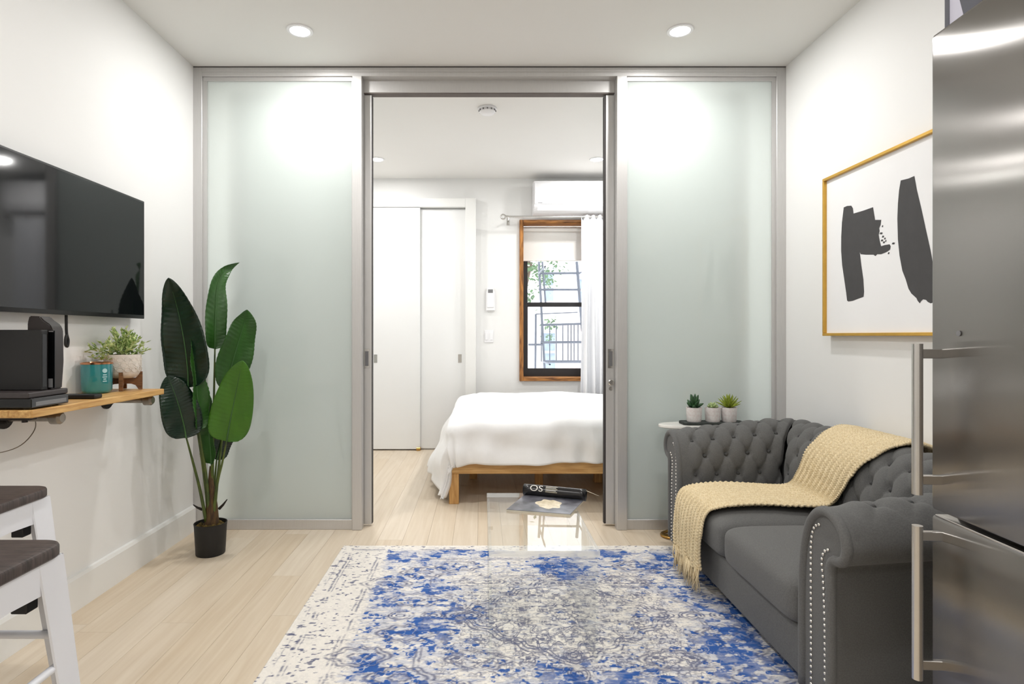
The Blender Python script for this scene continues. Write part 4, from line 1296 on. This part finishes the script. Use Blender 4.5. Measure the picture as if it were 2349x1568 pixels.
# ------------------------------------------------------------------ bar stools
def make_stool(cx, cy, zt_, label, group):
    r = thing('bar_stool', label, 'stool', (cx, cy, 0), group)
    hs = .150
    bm = NB()
    def rr(ins, z, rad=.045):
        out = []
        for q in range(4):
            qx, qy = ((1, 1), (-1, 1), (-1, -1), (1, -1))[q]
            for w_ in range(9):
                an = math.radians(90 * q + 90 * w_ / 8)
                out.append(bm.verts.new((cx + qx * (hs - rad) + (rad - ins) * math.cos(an), cy + qy * (hs - rad) + (rad - ins) * math.sin(an), z)))
        return out
    loops = [rr(.004, zt_ - .026), rr(.0, zt_ - .022), rr(.0, zt_ - .006), rr(.002, zt_ - .002), rr(.007, zt_)]
    for l0, l1 in zip(loops[:-1], loops[1:]):
        for q in range(len(l0)): bm.faces.new((l0[q], l0[(q + 1) % len(l0)], l1[(q + 1) % len(l0)], l1[q]))
    bm.faces.new(loops[0][::-1]); bm.faces.new(loops[-1])
    bmesh.ops.recalc_face_normals(bm, faces=bm.faces)
    obj('seat', bm, M['seatwood'], r, True, angle=35)
    za = zt_ - .027
    a = hs - .008
    # legs: tapered folded sheet, splayed
    for sx in (-1, 1):
        for sy in (-1, 1):
            bm = NB()
            def pt(u, zz, side, inn):
                sp = a + .044 * (za - zz) / za
                w = (.066 - .026 * (za - zz) / za) * u
                x = cx + sx * (sp - inn) ; y = cy + sy * (sp - inn)
                if side == 'x': return Vector((x - sx * (w - inn * 0), cy + sy * (sp - inn), zz)) if u else Vector((x, y, zz))
                return Vector((cx + sx * (sp - inn), y - sy * w, zz)) if u else Vector((x, y, zz))
            zs_ = [za, za * .75, za * .5, za * .25, 0.0]
            t_ = .003
            for side in ('x', 'y'):
                ro_ = [[bm.verts.new(pt(u, zz, side, 0)) for u in (0, 1)] for zz in zs_]
                ri_ = [[bm.verts.new(pt(u, zz, side, t_)) for u in (0, 1)] for zz in zs_]
                for q in range(4):
                    bm.faces.new((ro_[q][0], ro_[q + 1][0], ro_[q + 1][1], ro_[q][1]))
                    bm.faces.new((ri_[q][1], ri_[q + 1][1], ri_[q + 1][0], ri_[q][0]))
                    bm.faces.new((ro_[q][1], ro_[q + 1][1], ri_[q + 1][1], ri_[q][1]))
                bm.faces.new((ro_[4][0], ro_[4][1], ri_[4][1], ri_[4][0]))
            bmesh.ops.recalc_face_normals(bm, faces=bm.faces)
            lg = obj('leg', bm, M['whitemetal'], r)
            sp = a + .044
            obj('foot_cap', box(NB(), cx + sx * sp - .002 if sx < 0 else cx + sx * sp - .038, cx + sx * sp + .038 if sx < 0 else cx + sx * sp + .002, cy + sy * sp - .002 if sy < 0 else cy + sy * sp - .038, cy + sy * sp + .038 if sy < 0 else cy + sy * sp + .002, 0, .012), M['black'], lg)
    # aprons with an arched lower edge
    for ax_, s in (('x', 1), ('x', -1), ('y', 1), ('y', -1)):
        bm = NB(); poly = [(-a, za)]
        lowz = [(-a, za - .072), (-a * .6, za - .062), (0, za - .058), (a * .6, za - .062), (a, za - .072)]
        poly = [(-a, za)] + lowz + [(a, za)]
        pl = [((cy if ax_ == 'x' else cx) + u, zz) for u, zz in poly]
        c0 = (cx if ax_ == 'x' else cy) + s * a
        prism(bm, pl, 'x' if ax_ == 'x' else 'y', min(c0, c0 - s * .003), max(c0, c0 - s * .003))
        obj('apron', bm, M['whitemetal'], r)
    # braces
    zb = za * .715
    sp = a + .044 * (za - zb) / za - .006
    for s in (-1, 1):
        bm = NB(); tube(bm, [(cx - sp, cy + s * sp, zb), (cx - sp + .03, cy + s * sp, zb), (cx + sp - .03, cy + s * sp, zb), (cx + sp, cy + s * sp, zb)], [.013, .0085, .0085, .013], 10)
        obj('footrest', bm, M['whitemetal'], r, True, angle=40)
        bm = NB(); tube(bm, [(cx + s * sp, cy - sp, zb - .045), (cx + s * sp, cy + sp, zb - .045)], .008, 10)
        obj('footrest', bm, M['whitemetal'], r, True, angle=40)
    bm = NB()
    for s in (-1, 1):
        vs = [Vector((cx - a * .93, cy - s * a * .93, za - .066)), Vector((cx + a * .93, cy + s * a * .93, za - .066))]
        d = (vs[1] - vs[0]).normalized(); n = Vector((-d.y, d.x, 0)) * .009
        lo = [bm.verts.new(p) for p in (vs[0] - n, vs[1] - n, vs[1] + n, vs[0] + n)]
        hi = [bm.verts.new(p + Vector((0, 0, .004 + .002 * s))) for p in (vs[0] - n, vs[1] - n, vs[1] + n, vs[0] + n)]
        for q in range(4): bm.faces.new((lo[q], lo[(q + 1) % 4], hi[(q + 1) % 4], hi[q]))
        bm.faces.new(lo[::-1]); bm.faces.new(hi)
    bmesh.ops.recalc_face_normals(bm, faces=bm.faces)
    obj('cross_brace', bm, M['iron'], r)
    for s in (-1, 1):
        for q in (-1, 1):
            px_, py_ = cx + s * a * .68, cy + q * a * .68
            obj('bumper', box(NB(), px_ - .016, px_ + .016, py_ - .016, py_ + .016, za - .098, za - .066, .002, 1), M['black'], r)
    return r
make_stool(-1.003, 1.07, .627, 'white metal bar stool with dark wood seat, the one nearer the camera', 'white metal bar stools')
make_stool(-1.352, 1.508, .627, 'white metal bar stool with dark wood seat, the one close to the left wall', 'white metal bar stools')

# ------------------------------------------------------------------ potted banana plant
PX, PY = -1.306, 2.835
pl = thing('potted_banana_plant', 'tall artificial banana leaf plant in a black pot beside the frosted glass', 'potted plant', (PX, PY, 0))
bm = NB(); lathe(bm, (PX, PY, 0), [(0, .001), (.064, .001), (.066, .004), (.073, .135), (.075, .150), (.071, .150), (.069, .130), (0, .128)], 40)
obj('pot', bm, M['blackpot'], pl, True, angle=40)
bm = NB(); R_ = random.Random(3)
lathe(bm, (PX, PY, 0), [(0, .136), (.04, .137), (.070, .132)], 24)
for i in range(34):
    a, rr = R_.uniform(0, 6.28), .06 * math.sqrt(R_.random())
    c = Vector((PX + rr * math.cos(a), PY + rr * math.sin(a), .137))
    r_ = bmesh.ops.create_icosphere(bm, subdivisions=1, radius=R_.uniform(.006, .013)); bmesh.ops.translate(bm, verts=r_['verts'], vec=c)
ms = obj('moss', bm, M['moss'], pl, True); ms['kind'] = 'stuff'
bm = NB(); tube(bm, spline([(PX + .004, PY, .12), (PX + .006, PY, .20), (PX + .003, PY, .30), (PX - .002, PY, .42)], 12), [.033, .033, .032, .030, .028, .026, .023, .020, .016, .012, .008, .003], 14)
obj('trunk', bm, M['trunk'], pl, True, angle=60)
for pa, pb in (((464, 1168), (443, 1157)), ((503, 1166), (521, 1145))):
    bm = NB(); a, b_ = P(*pa, PY - .01), P(*pb, PY - .03)
    tube(bm, [a, a.lerp(b_, .5) + Vector((0, 0, -.003)), b_], [.007, .0055, .002], 8)
    obj('sheath_spike', bm, M['iron'], pl, True, angle=50)
CAMP = Vector((0, 0, CH))
def leaf(mid, W, mat, face=0.0, fold=.25, prof_pow=.75, skew=.45, base_w=0.0):
    """mid: (px, py, depth) along the midrib from base to tip; W: half width in metres"""
    pts = spline([P(*m_) for m_ in mid], 64)
    bm = NB(); nv = 17
    def fn(u, v):
        i = min(round(u * 63), 63)
        p = pts[i]; t = (pts[min(i + 1, 63)] - pts[max(i - 1, 0)]).normalized()
        view = (p - CAMP).normalized()
        s = t.cross(view).normalized()
        s = Matrix.Rotation(face, 3, t) @ s
        n = s.cross(t).normalized()
        c = (v - .5) * 2
        w = W * (math.sin(math.pi * min(1, (u ** skew))) ** prof_pow) if u > 0 else 0
        w = max(w, W * .02)
        rip = .0022 * math.sin(u * 150 - abs(c) * 6) * abs(c) ** .5 * min(1, (1 - u) * 6) + .006 * math.sin(u * 17 + 2 * c) * abs(c) ** 2
        bend = fold * w * (abs(c) ** 1.5) - .0
        q = p + s * c * w + n * (-bend + rip)
        q.x = max(q.x, XL + .006); q.y = min(q.y, DP - .008)
        return q
    grid(bm, 64, nv, fn)
    lf = obj('leaf', bm, mat, pl, True)
    so = lf.modifiers.new('thick', 'SOLIDIFY'); so.thickness = .0012
    bm = NB(); tube(bm, [p + (CAMP - p).normalized() * .0015 for p in pts[:56]], [.0042 * (1 - i / 60) for i in range(56)], 6)
    obj('midrib', bm, M['midrib'], lf, True)
    return pts[0]
def stem(pts):
    bm = NB(); q = spline([P(*p) for p in pts], 26)
    for v in q: v.x = max(v.x, XL + .012)
    tube(bm, q, [.0085 - .0048 * i / 25 for i in range(26)], 8)
    obj('stem', bm, M['stem'], pl, True)
D = PY
leaf([(432, 888, 2.74), (430, 840, 2.735), (420, 770, 2.72), (405, 700, 2.70), (386, 637, 2.66)], .098, M['leaf_shaded'], -.25, .10, .62, .62)
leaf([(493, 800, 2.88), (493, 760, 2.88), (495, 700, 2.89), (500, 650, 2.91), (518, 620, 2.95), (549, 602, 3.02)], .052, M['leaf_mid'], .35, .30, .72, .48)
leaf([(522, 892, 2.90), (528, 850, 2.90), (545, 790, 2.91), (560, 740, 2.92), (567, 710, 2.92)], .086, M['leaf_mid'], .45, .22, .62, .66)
leaf([(520, 1012, 2.80), (526, 975, 2.79), (537, 920, 2.775), (548, 865, 2.76), (556, 827, 2.745)], .094, M['leaf_lit'], -.05, .10, .62, .62)
leaf([(427, 1004, 2.72), (422, 975, 2.715), (410, 930, 2.70), (396, 890, 2.69), (384, 862, 2.68)], .083, M['leaf_shaded'], .15, .10, .55, .66)
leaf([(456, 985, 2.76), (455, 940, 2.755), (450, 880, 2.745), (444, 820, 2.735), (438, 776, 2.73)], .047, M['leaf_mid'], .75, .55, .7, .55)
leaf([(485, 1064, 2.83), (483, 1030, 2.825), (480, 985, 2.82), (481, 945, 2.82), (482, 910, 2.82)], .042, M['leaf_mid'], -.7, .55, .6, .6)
leaf([(497, 1054, 2.90), (505, 1020, 2.91), (512, 990, 2.92), (518, 960, 2.93), (520, 930, 2.94)], .050, M['leaf_shaded'], .5, .4, .6, .6)
stem([(478, 1190, D), (472, 1120, D - .02), (455, 1000, 2.77), (432, 884, 2.74)])
stem([(486, 1190, D), (488, 1050, D + .02), (491, 900, 2.87), (493, 798, 2.88)])
stem([(490, 1190, D), (500, 1090, D + .02), (514, 960, 2.90), (523, 890, 2.90)])
stem([(489, 1190, D - .01), (498, 1110, D - .02), (510, 1060, 2.81), (520, 1010, 2.80)])
stem([(473, 1195, D - .02), (458, 1120, 2.79), (440, 1050, 2.75), (427, 1002, 2.72)])
stem([(480, 1190, D - .01), (474, 1100, 2.80), (463, 1030, 2.77), (456, 983, 2.76)])
stem([(484, 1190, D), (486, 1120, D), (485, 1062, 2.83)])
stem([(486, 1190, D + .01), (492, 1110, D + .03), (497, 1052, 2.90)])

# ------------------------------------------------------------------ framed print on the right wall
FX = 1.612
FD1, FD0 = 2.769, 2.03
FZ1, FZ0 = py2z(411, FD1), py2z(770, FD1)
fr_ = thing('framed_print', 'gold framed abstract print with charcoal brush strokes above the sofa', 'picture', (FX, (FD0 + FD1) / 2, FZ0))
obj('backing', box(NB(), FX + .006, XR - .002, FD0 + .004, FD1 - .004, FZ0 + .004, FZ1 - .004), M['paper'], fr_)
fw = .013
for a in ((FD0, FD1, FZ1 - fw, FZ1), (FD0, FD1, FZ0, FZ0 + fw), (FD0, FD0 + fw, FZ0 + fw, FZ1 - fw), (FD1 - fw, FD1, FZ0 + fw, FZ1 - fw)):
    obj('frame_bar', box(NB(), FX - .010, XR - .004, a[0], a[1], a[2], a[3], .0015, 1), M['gold'], fr_)
sheet = obj('sheet', box(NB(), FX + .004, FX + .007, FD0 + fw, FD1 - fw, FZ0 + fw, FZ1 - fw), M['paper'], fr_)
def art(px, py):
    d = F * (FX + .004) / (px - 1105.0)
    return (d, py2z(py, d))
def zpt(zx, zy): return (1900 + zx * 260 / 1199.0, 380 + zy * 340 / 1568.0)
def stroke(pts, z=.0):
    bm = NB(); vs = [bm.verts.new((FX + .0034, *art(*zpt(*p)))) for p in pts]
    f = bm.faces.new(vs); f.normal_update()
    if f.normal.x > 0: f.normal_flip()
    bmesh.ops.triangulate(bm, faces=[f], ngon_method='EAR_CLIP')
    obj('brush_stroke', bm, M['ink'], sheet)
stroke([(165, 440), (200, 425), (245, 422), (262, 450), (268, 505), (370, 475), (475, 438), (488, 520), (497, 572), (562, 572), (555, 625), (540, 660), (545, 690), (535, 730), (545, 790), (560, 850), (600, 838), (650, 830), (662, 850), (655, 885), (630, 905), (600, 920), (560, 935), (520, 935), (500, 955), (480, 940), (400, 940), (345, 935), (335, 915),
        (352, 1060), (372, 1200), (380, 1330), (375, 1385), (320, 1405), (260, 1428), (215, 1435), (200, 1425), (190, 1340), (170, 1200), (148, 1050), (137, 900), (138, 750), (146, 600)])
for cx_, cy_, w_ in ((560, 715, 30), (580, 750, 22), (570, 790, 24), (600, 770, 16), (590, 810, 20), (690, 822, 30), (640, 925, 18), (575, 640, 14), (610, 795, 12)):
    stroke([(cx_ - w_ * .6, cy_ + 8), (cx_ - w_ * .2, cy_ - 12), (cx_ + w_ * .6, cy_ - 9), (cx_ + w_ * .3, cy_ + 10)])
stroke([(768, 155), (850, 135), (912, 108), (940, 260), (990, 470), (1040, 700), (1085, 900), (1120, 1100), (1140, 1300), (1130, 1440), (1085, 1455), (1055, 1440), (1035, 1418), (1005, 1412), (985, 1430), (970, 1455), (945, 1425), (935, 1400), (880, 1350), (850, 1300), (820, 1200), (785, 1110), (755, 950), (738, 780), (732, 560), (738, 400), (750, 260)])

# ------------------------------------------------------------------ refrigerator
RA = math.atan2(95.0, F)
fc = Vector((1.0, 1.31, 0))
fg = thing('refrigerator', 'tall stainless steel refrigerator with bar handles at the right edge', 'refrigerator', fc, None, None, -RA)
W_, DPT, FH = .60, .56, 1.713
zsm = .655
def lb(name, *a, mat='steel', bev=.004, par=None):
    return obj(name, box(NB(), *a, bev, 2), M[mat], par or fg, True, True, 40)
lb('body', .052, DPT, -W_, -.002, .03, FH - .002, mat='dkgrey', bev=.004)
lb('plinth', .07, DPT - .02, -W_ + .01, -.01, 0, .03, mat='black', bev=.002)
du_ = lb('upper_door', 0, .05, -W_, 0, zsm + .008, FH, bev=.007)
dl_ = lb('lower_door', 0, .05, -W_, 0, .035, zsm - .004, bev=.007)
lb('top_trim', .002, .05, -W_ + .01, -.01, zsm - .006, zsm - .001, mat='chrome', bev=.001, par=dl_)
def handle(par, za_, zb_):
    bm = NB(); tube(bm, [(-.048, -.030, za_), (-.048, -.030, zb_)], .0105, 18)
    h = obj('handle', bm, M['chrome'], par, True, True, 40)
    for z in (za_ + .032, zb_ - .022):
        bm = NB(); box(bm, -.044, .002, -.036, -.024, z - .010, z + .010, .0015, 1)
        obj('standoff', bm, M['chrome'], h, False, True)
handle(du_, .702, 1.030)
handle(dl_, .300, .634)
bm = NB(); tube(bm, [(-.0005, -.085, 1.052), (-.002, -.085, 1.052)], .006, 14)
obj('door_dot', bm, M['grey_plastic'], du_, False, True)
bxr = thing('storage_box', 'grey and charcoal cardboard box on top of the refrigerator', 'box', (fc.x + .06, fc.y - .03, FH + .0005), None, None, -RA)
obj('carton', box(NB(), -.040, .30, -.40, .012, 0, .30, .002, 1), M['boxgrey'], bxr, False, True)
obj('edge_strip', box(NB(), -.0415, -.02, .0, .0135, .0, .30, .0005, 1), M['boxdark'], bxr, False, True)
bm = NB()
vs = [bm.verts.new(p) for p in ((-.0408, -.045, 0.0), (-.0408, -.36, 0.0), (-.0408, -.36, .30), (-.0408, -.016, .10))]
bm.faces.new(vs[::-1])
r_ = bmesh.ops.extrude_face_region(bm, geom=list(bm.faces)); bmesh.ops.translate(bm, verts=[v for v in r_['geom'] if isinstance(v, bmesh.types.BMVert)], vec=(-.0006, 0, 0))
obj('printed_panel', bm, M['boxdark'], bxr, False, True)

# ------------------------------------------------------------------ bed
BY0, BY1, BX0, BX1 = 3.665, 5.12, -.205, 1.62
bed = thing('bed_frame', 'low pine platform bed frame in the bedroom', 'bed', ((BX0 + BX1) / 2, (BY0 + BY1) / 2, 0))
for a in ((BX0, BX1, BY0, BY0 + .03), (BX0, BX1, BY1 - .03, BY1), (BX0, BX0 + .03, BY0 + .03, BY1 - .03), (BX1 - .03, BX1, BY0 + .03, BY1 - .03)):
    obj('rail', box(NB(), *a, .188, .27, .003, 1), M['bedwood'], bed)
obj('slat_deck', box(NB(), BX0 + .03, BX1 - .03, BY0 + .03, BY1 - .03, .245, .262), M['bedwood'], bed)
for x in (BX0 + .001, BX1 - .062):
    for y in (BY0 - .001, BY1 - .061):
        obj('leg', box(NB(), x, x + .061, y, y + .062, 0, .188, .002, 1), M['bedleg'], bed)
for x, y in ((px2x(1085, 4.3) - .025, 4.30), (px2x(1236, 4.1) - .025, 4.10), (px2x(1372, 4.2) - .025, 4.20), (.55, 4.72), (-.1, 4.72)):
    obj('leg', box(NB(), x, x + .055, y, y + .055, 0, .245, .002, 1), M['bedleg'], bed)
mt = NB(); box(mt, BX0 + .02, BX1 - .005, BY0 + .03, BY1 - .01, .271, .50, .04, 4)
tag(obj('mattress', mt, M['mattress'], None, True, angle=40), 'white mattress under the duvet on the pine bed', 'mattress')
# duvet: puffy top, front and left drop, long corner
DX0, DX1, DY0, DY1, DZ = BX0 + .055, 1.60, BY0 + .035, BY1 + .03, .505
def duvet(u, v):
    # flat coordinates: a runs right -> left, b runs back -> front
    LA, LB = (DX1 - DX0) + .50, (DY1 - DY0) + .315
    a = u * LA; b_ = v * LB
    ea = max(0.0, a - (DX1 - DX0)); eb = max(0.0, b_ - (DY1 - DY0))
    x = DX1 - min(a, DX1 - DX0); y = DY1 - min(b_, DY1 - DY0)
    e = (ea ** 4 + eb ** 4) ** .25
    eh = math.hypot(ea, eb) or 1.0
    puff = .046
    inx = min(1, max(0, (x - DX0) / .12)); iny = min(1, max(0, (y - DY0) / .12))
    z = DZ + puff * (.5 + .5 * inx) * (.5 + .5 * iny) + .006 * math.sin(x * 9 + y * 4) + .005 * math.sin(y * 13 - x * 5) + .004 * math.sin(x * 23 + 2) * math.sin(y * 19)
    # stitched border line
    for dd_ in (abs(x - (DX0 + .11)) if y > DY0 + .28 else 9, abs(y - (DY0 + .30)) if x > DX0 + .09 else 9):
        z -= .008 * math.exp(-(dd_ / .010) ** 2)
    if e > 0:
        dx, dy = -ea / eh, -eb / eh
        R0 = .075
        ang = min(e / R0, math.pi / 2)
        out = R0 * math.sin(ang); drop = R0 * (1 - math.cos(ang))
        rest = max(0, e - R0 * math.pi / 2)
        side = ea / eh
        near = min(1.0, max(0.0, (b_ - (DY1 - DY0) + .55) / .55))
        flare = (.40 * (1 - .72 * near * near) * side ** 5 + .02 * (1 - side))
        along = a if eb > ea else b_
        wr = math.sin(along * 30 + 2 * math.sin(along * 7)) * .016 * min(1, rest / .12) + .012 * math.sin(e * 22 + along * 5) * min(1, rest / .1)
        out += rest * flare + wr
        drop += rest * math.sqrt(max(.1, 1 - flare ** 2))
        x += dx * out; y += dy * out; z -= drop
        z = max(z, .012 + .004 * math.sin(a * 20 + b_ * 17))
    return (x, y, z)
bm = NB(); grid(bm, 150, 130, duvet)
bmesh.ops.recalc_face_normals(bm, faces=bm.faces)
dv = obj('duvet', bm, M['duvet'], None, True)
so = dv.modifiers.new('thick', 'SOLIDIFY'); so.thickness = .02; so.offset = -1 if True else 1
tag(dv, 'puffy white duvet draped over the bed and its front corner', 'duvet')
for y, lab in ((4.72, 'white pillow at the window side of the bed head'), (4.05, 'white pillow at the near side of the bed head')):
    bm = NB(); cushion(bm, (1.28, y, .632), (.25, .30, .055), .75, .35, 24, 56)
    tag(obj('pillow', bm, M['duvet'], None, True), lab, 'pillow', 'bed pillows')

# ------------------------------------------------------------------ outside the window
fe = thing('fire_escape', 'grey iron fire escape railing outside the bedroom window', 'railing', (.8, 6.3, 0))
def rail(d, pa, pb, r=.012, nm='rail'):
    bm = NB(); tube(bm, [P(*pa, d), P(*pb, d)], r, 8)
    obj(nm, bm, M['ironout'], fe, True, angle=40)
dF = 6.25
rail(dF, (1236, 627), (1330, 626)); rail(dF, (1236, 664), (1332, 664))
rail(dF, (1240, 745), (1345, 742)); rail(dF, (1240, 785), (1345, 784), .014)
rail(dF, (1212, 790), (1246, 790)); rail(dF, (1246, 829), (1345, 829), .016)
rail(dF, (1236, 600), (1250, 860), .013, 'post'); rail(dF, (1323, 600), (1336, 760), .016, 'post')
rail(dF, (1229, 720), (1228, 860), .012, 'post'); rail(dF, (1229, 720), (1325, 716), .006)
rail(dF, (1244, 600), (1252, 700), .010, 'post')
for px in (1242, 1261, 1276, 1291, 1303, 1310, 1317, 1326, 1336, 1348):
    rail(dF + .06, (px, 742), (px, 829), .006, 'baluster')
for px_, py_ in ((1236, 627), (1330, 626), (1246, 829), (1345, 829)):
    bm = NB(); q_ = P(px_, py_, dF); tube(bm, [q_, (q_.x, DB + .199, q_.z)], .009, 8)
    obj('wall_bracket', bm, M['ironout'], fe, True, angle=40)
bld = thing('building', 'pale building across the yard seen through the bedroom window', 'building', (2.6, 14, -4))
obj('wall', box(NB(), .2, 6, 14, 15, -5, 4.2), M['brick'], bld)
def bwin(px0, px1, py0, py1):
    a, b_ = P(px0, py1, 13.9), P(px1, py0, 13.9)
    w_ = obj('window', box(NB(), a.x, b_.x, 13.93, 14.0, a.z, b_.z), M['bluewin'], bld)
    obj('lintel', box(NB(), a.x - .1, b_.x + .1, 13.86, 14.0, b_.z, b_.z + .14), M['cornice'], w_)
    obj('meeting_rail', box(NB(), a.x, b_.x, 13.9, 13.95, (a.z + b_.z) / 2 - .03, (a.z + b_.z) / 2 + .03), M['cornice'], w_)
bwin(1249, 1270, 625, 690); bwin(1327, 1348, 640, 690); bwin(1247, 1274, 764, 850); bwin(1326, 1350, 760, 850); bwin(1249, 1270, 500, 570)
fn_ = thing('yard_fence', 'weathered pinkish board fence in the yard behind the railing', 'fence', (1.5, 11, -4))
for i in range(9):
    x = px2x(1292, 11) + i * .105
    obj('board', box(NB(), x, x + .095, 11, 11.03, -4, py2z(745 - i * 1.5, 11)), M['pinkwood'], fn_)
tr = thing('tree', 'leafy green tree beyond the fire escape', 'tree', (.9, 9, -4))
bm = NB(); tube(bm, spline([P(1150, 1300, 9), P(1170, 900, 9), P(1195, 700, 9.1), P(1215, 600, 9)], 14), .05, 8)
obj('trunk', bm, M['bark'], tr, True)
bm = NB(); R_ = random.Random(11)
for cx_, cy_, n_, sp in ((1222, 612, 120, 18), (1240, 630, 60, 12), (1255, 640, 50, 12), (1212, 680, 30, 7), (1262, 742, 46, 9), (1262, 770, 24, 7), (1240, 600, 60, 20), (1284, 610, 16, 10), (1180, 640, 160, 40)):
    for i in range(n_):
        c = P(R_.gauss(cx_, sp), R_.gauss(cy_, sp * .8), R_.uniform(8.2, 9.6))
        d = Vector((R_.uniform(-1, 1), R_.uniform(-1, 1), R_.uniform(-1, .6)))
        small_leaf(bm, c, d, R_.uniform(.05, .09), .025)
lv = obj('foliage', bm, M['treeleaf'], tr); lv['kind'] = 'stuff'
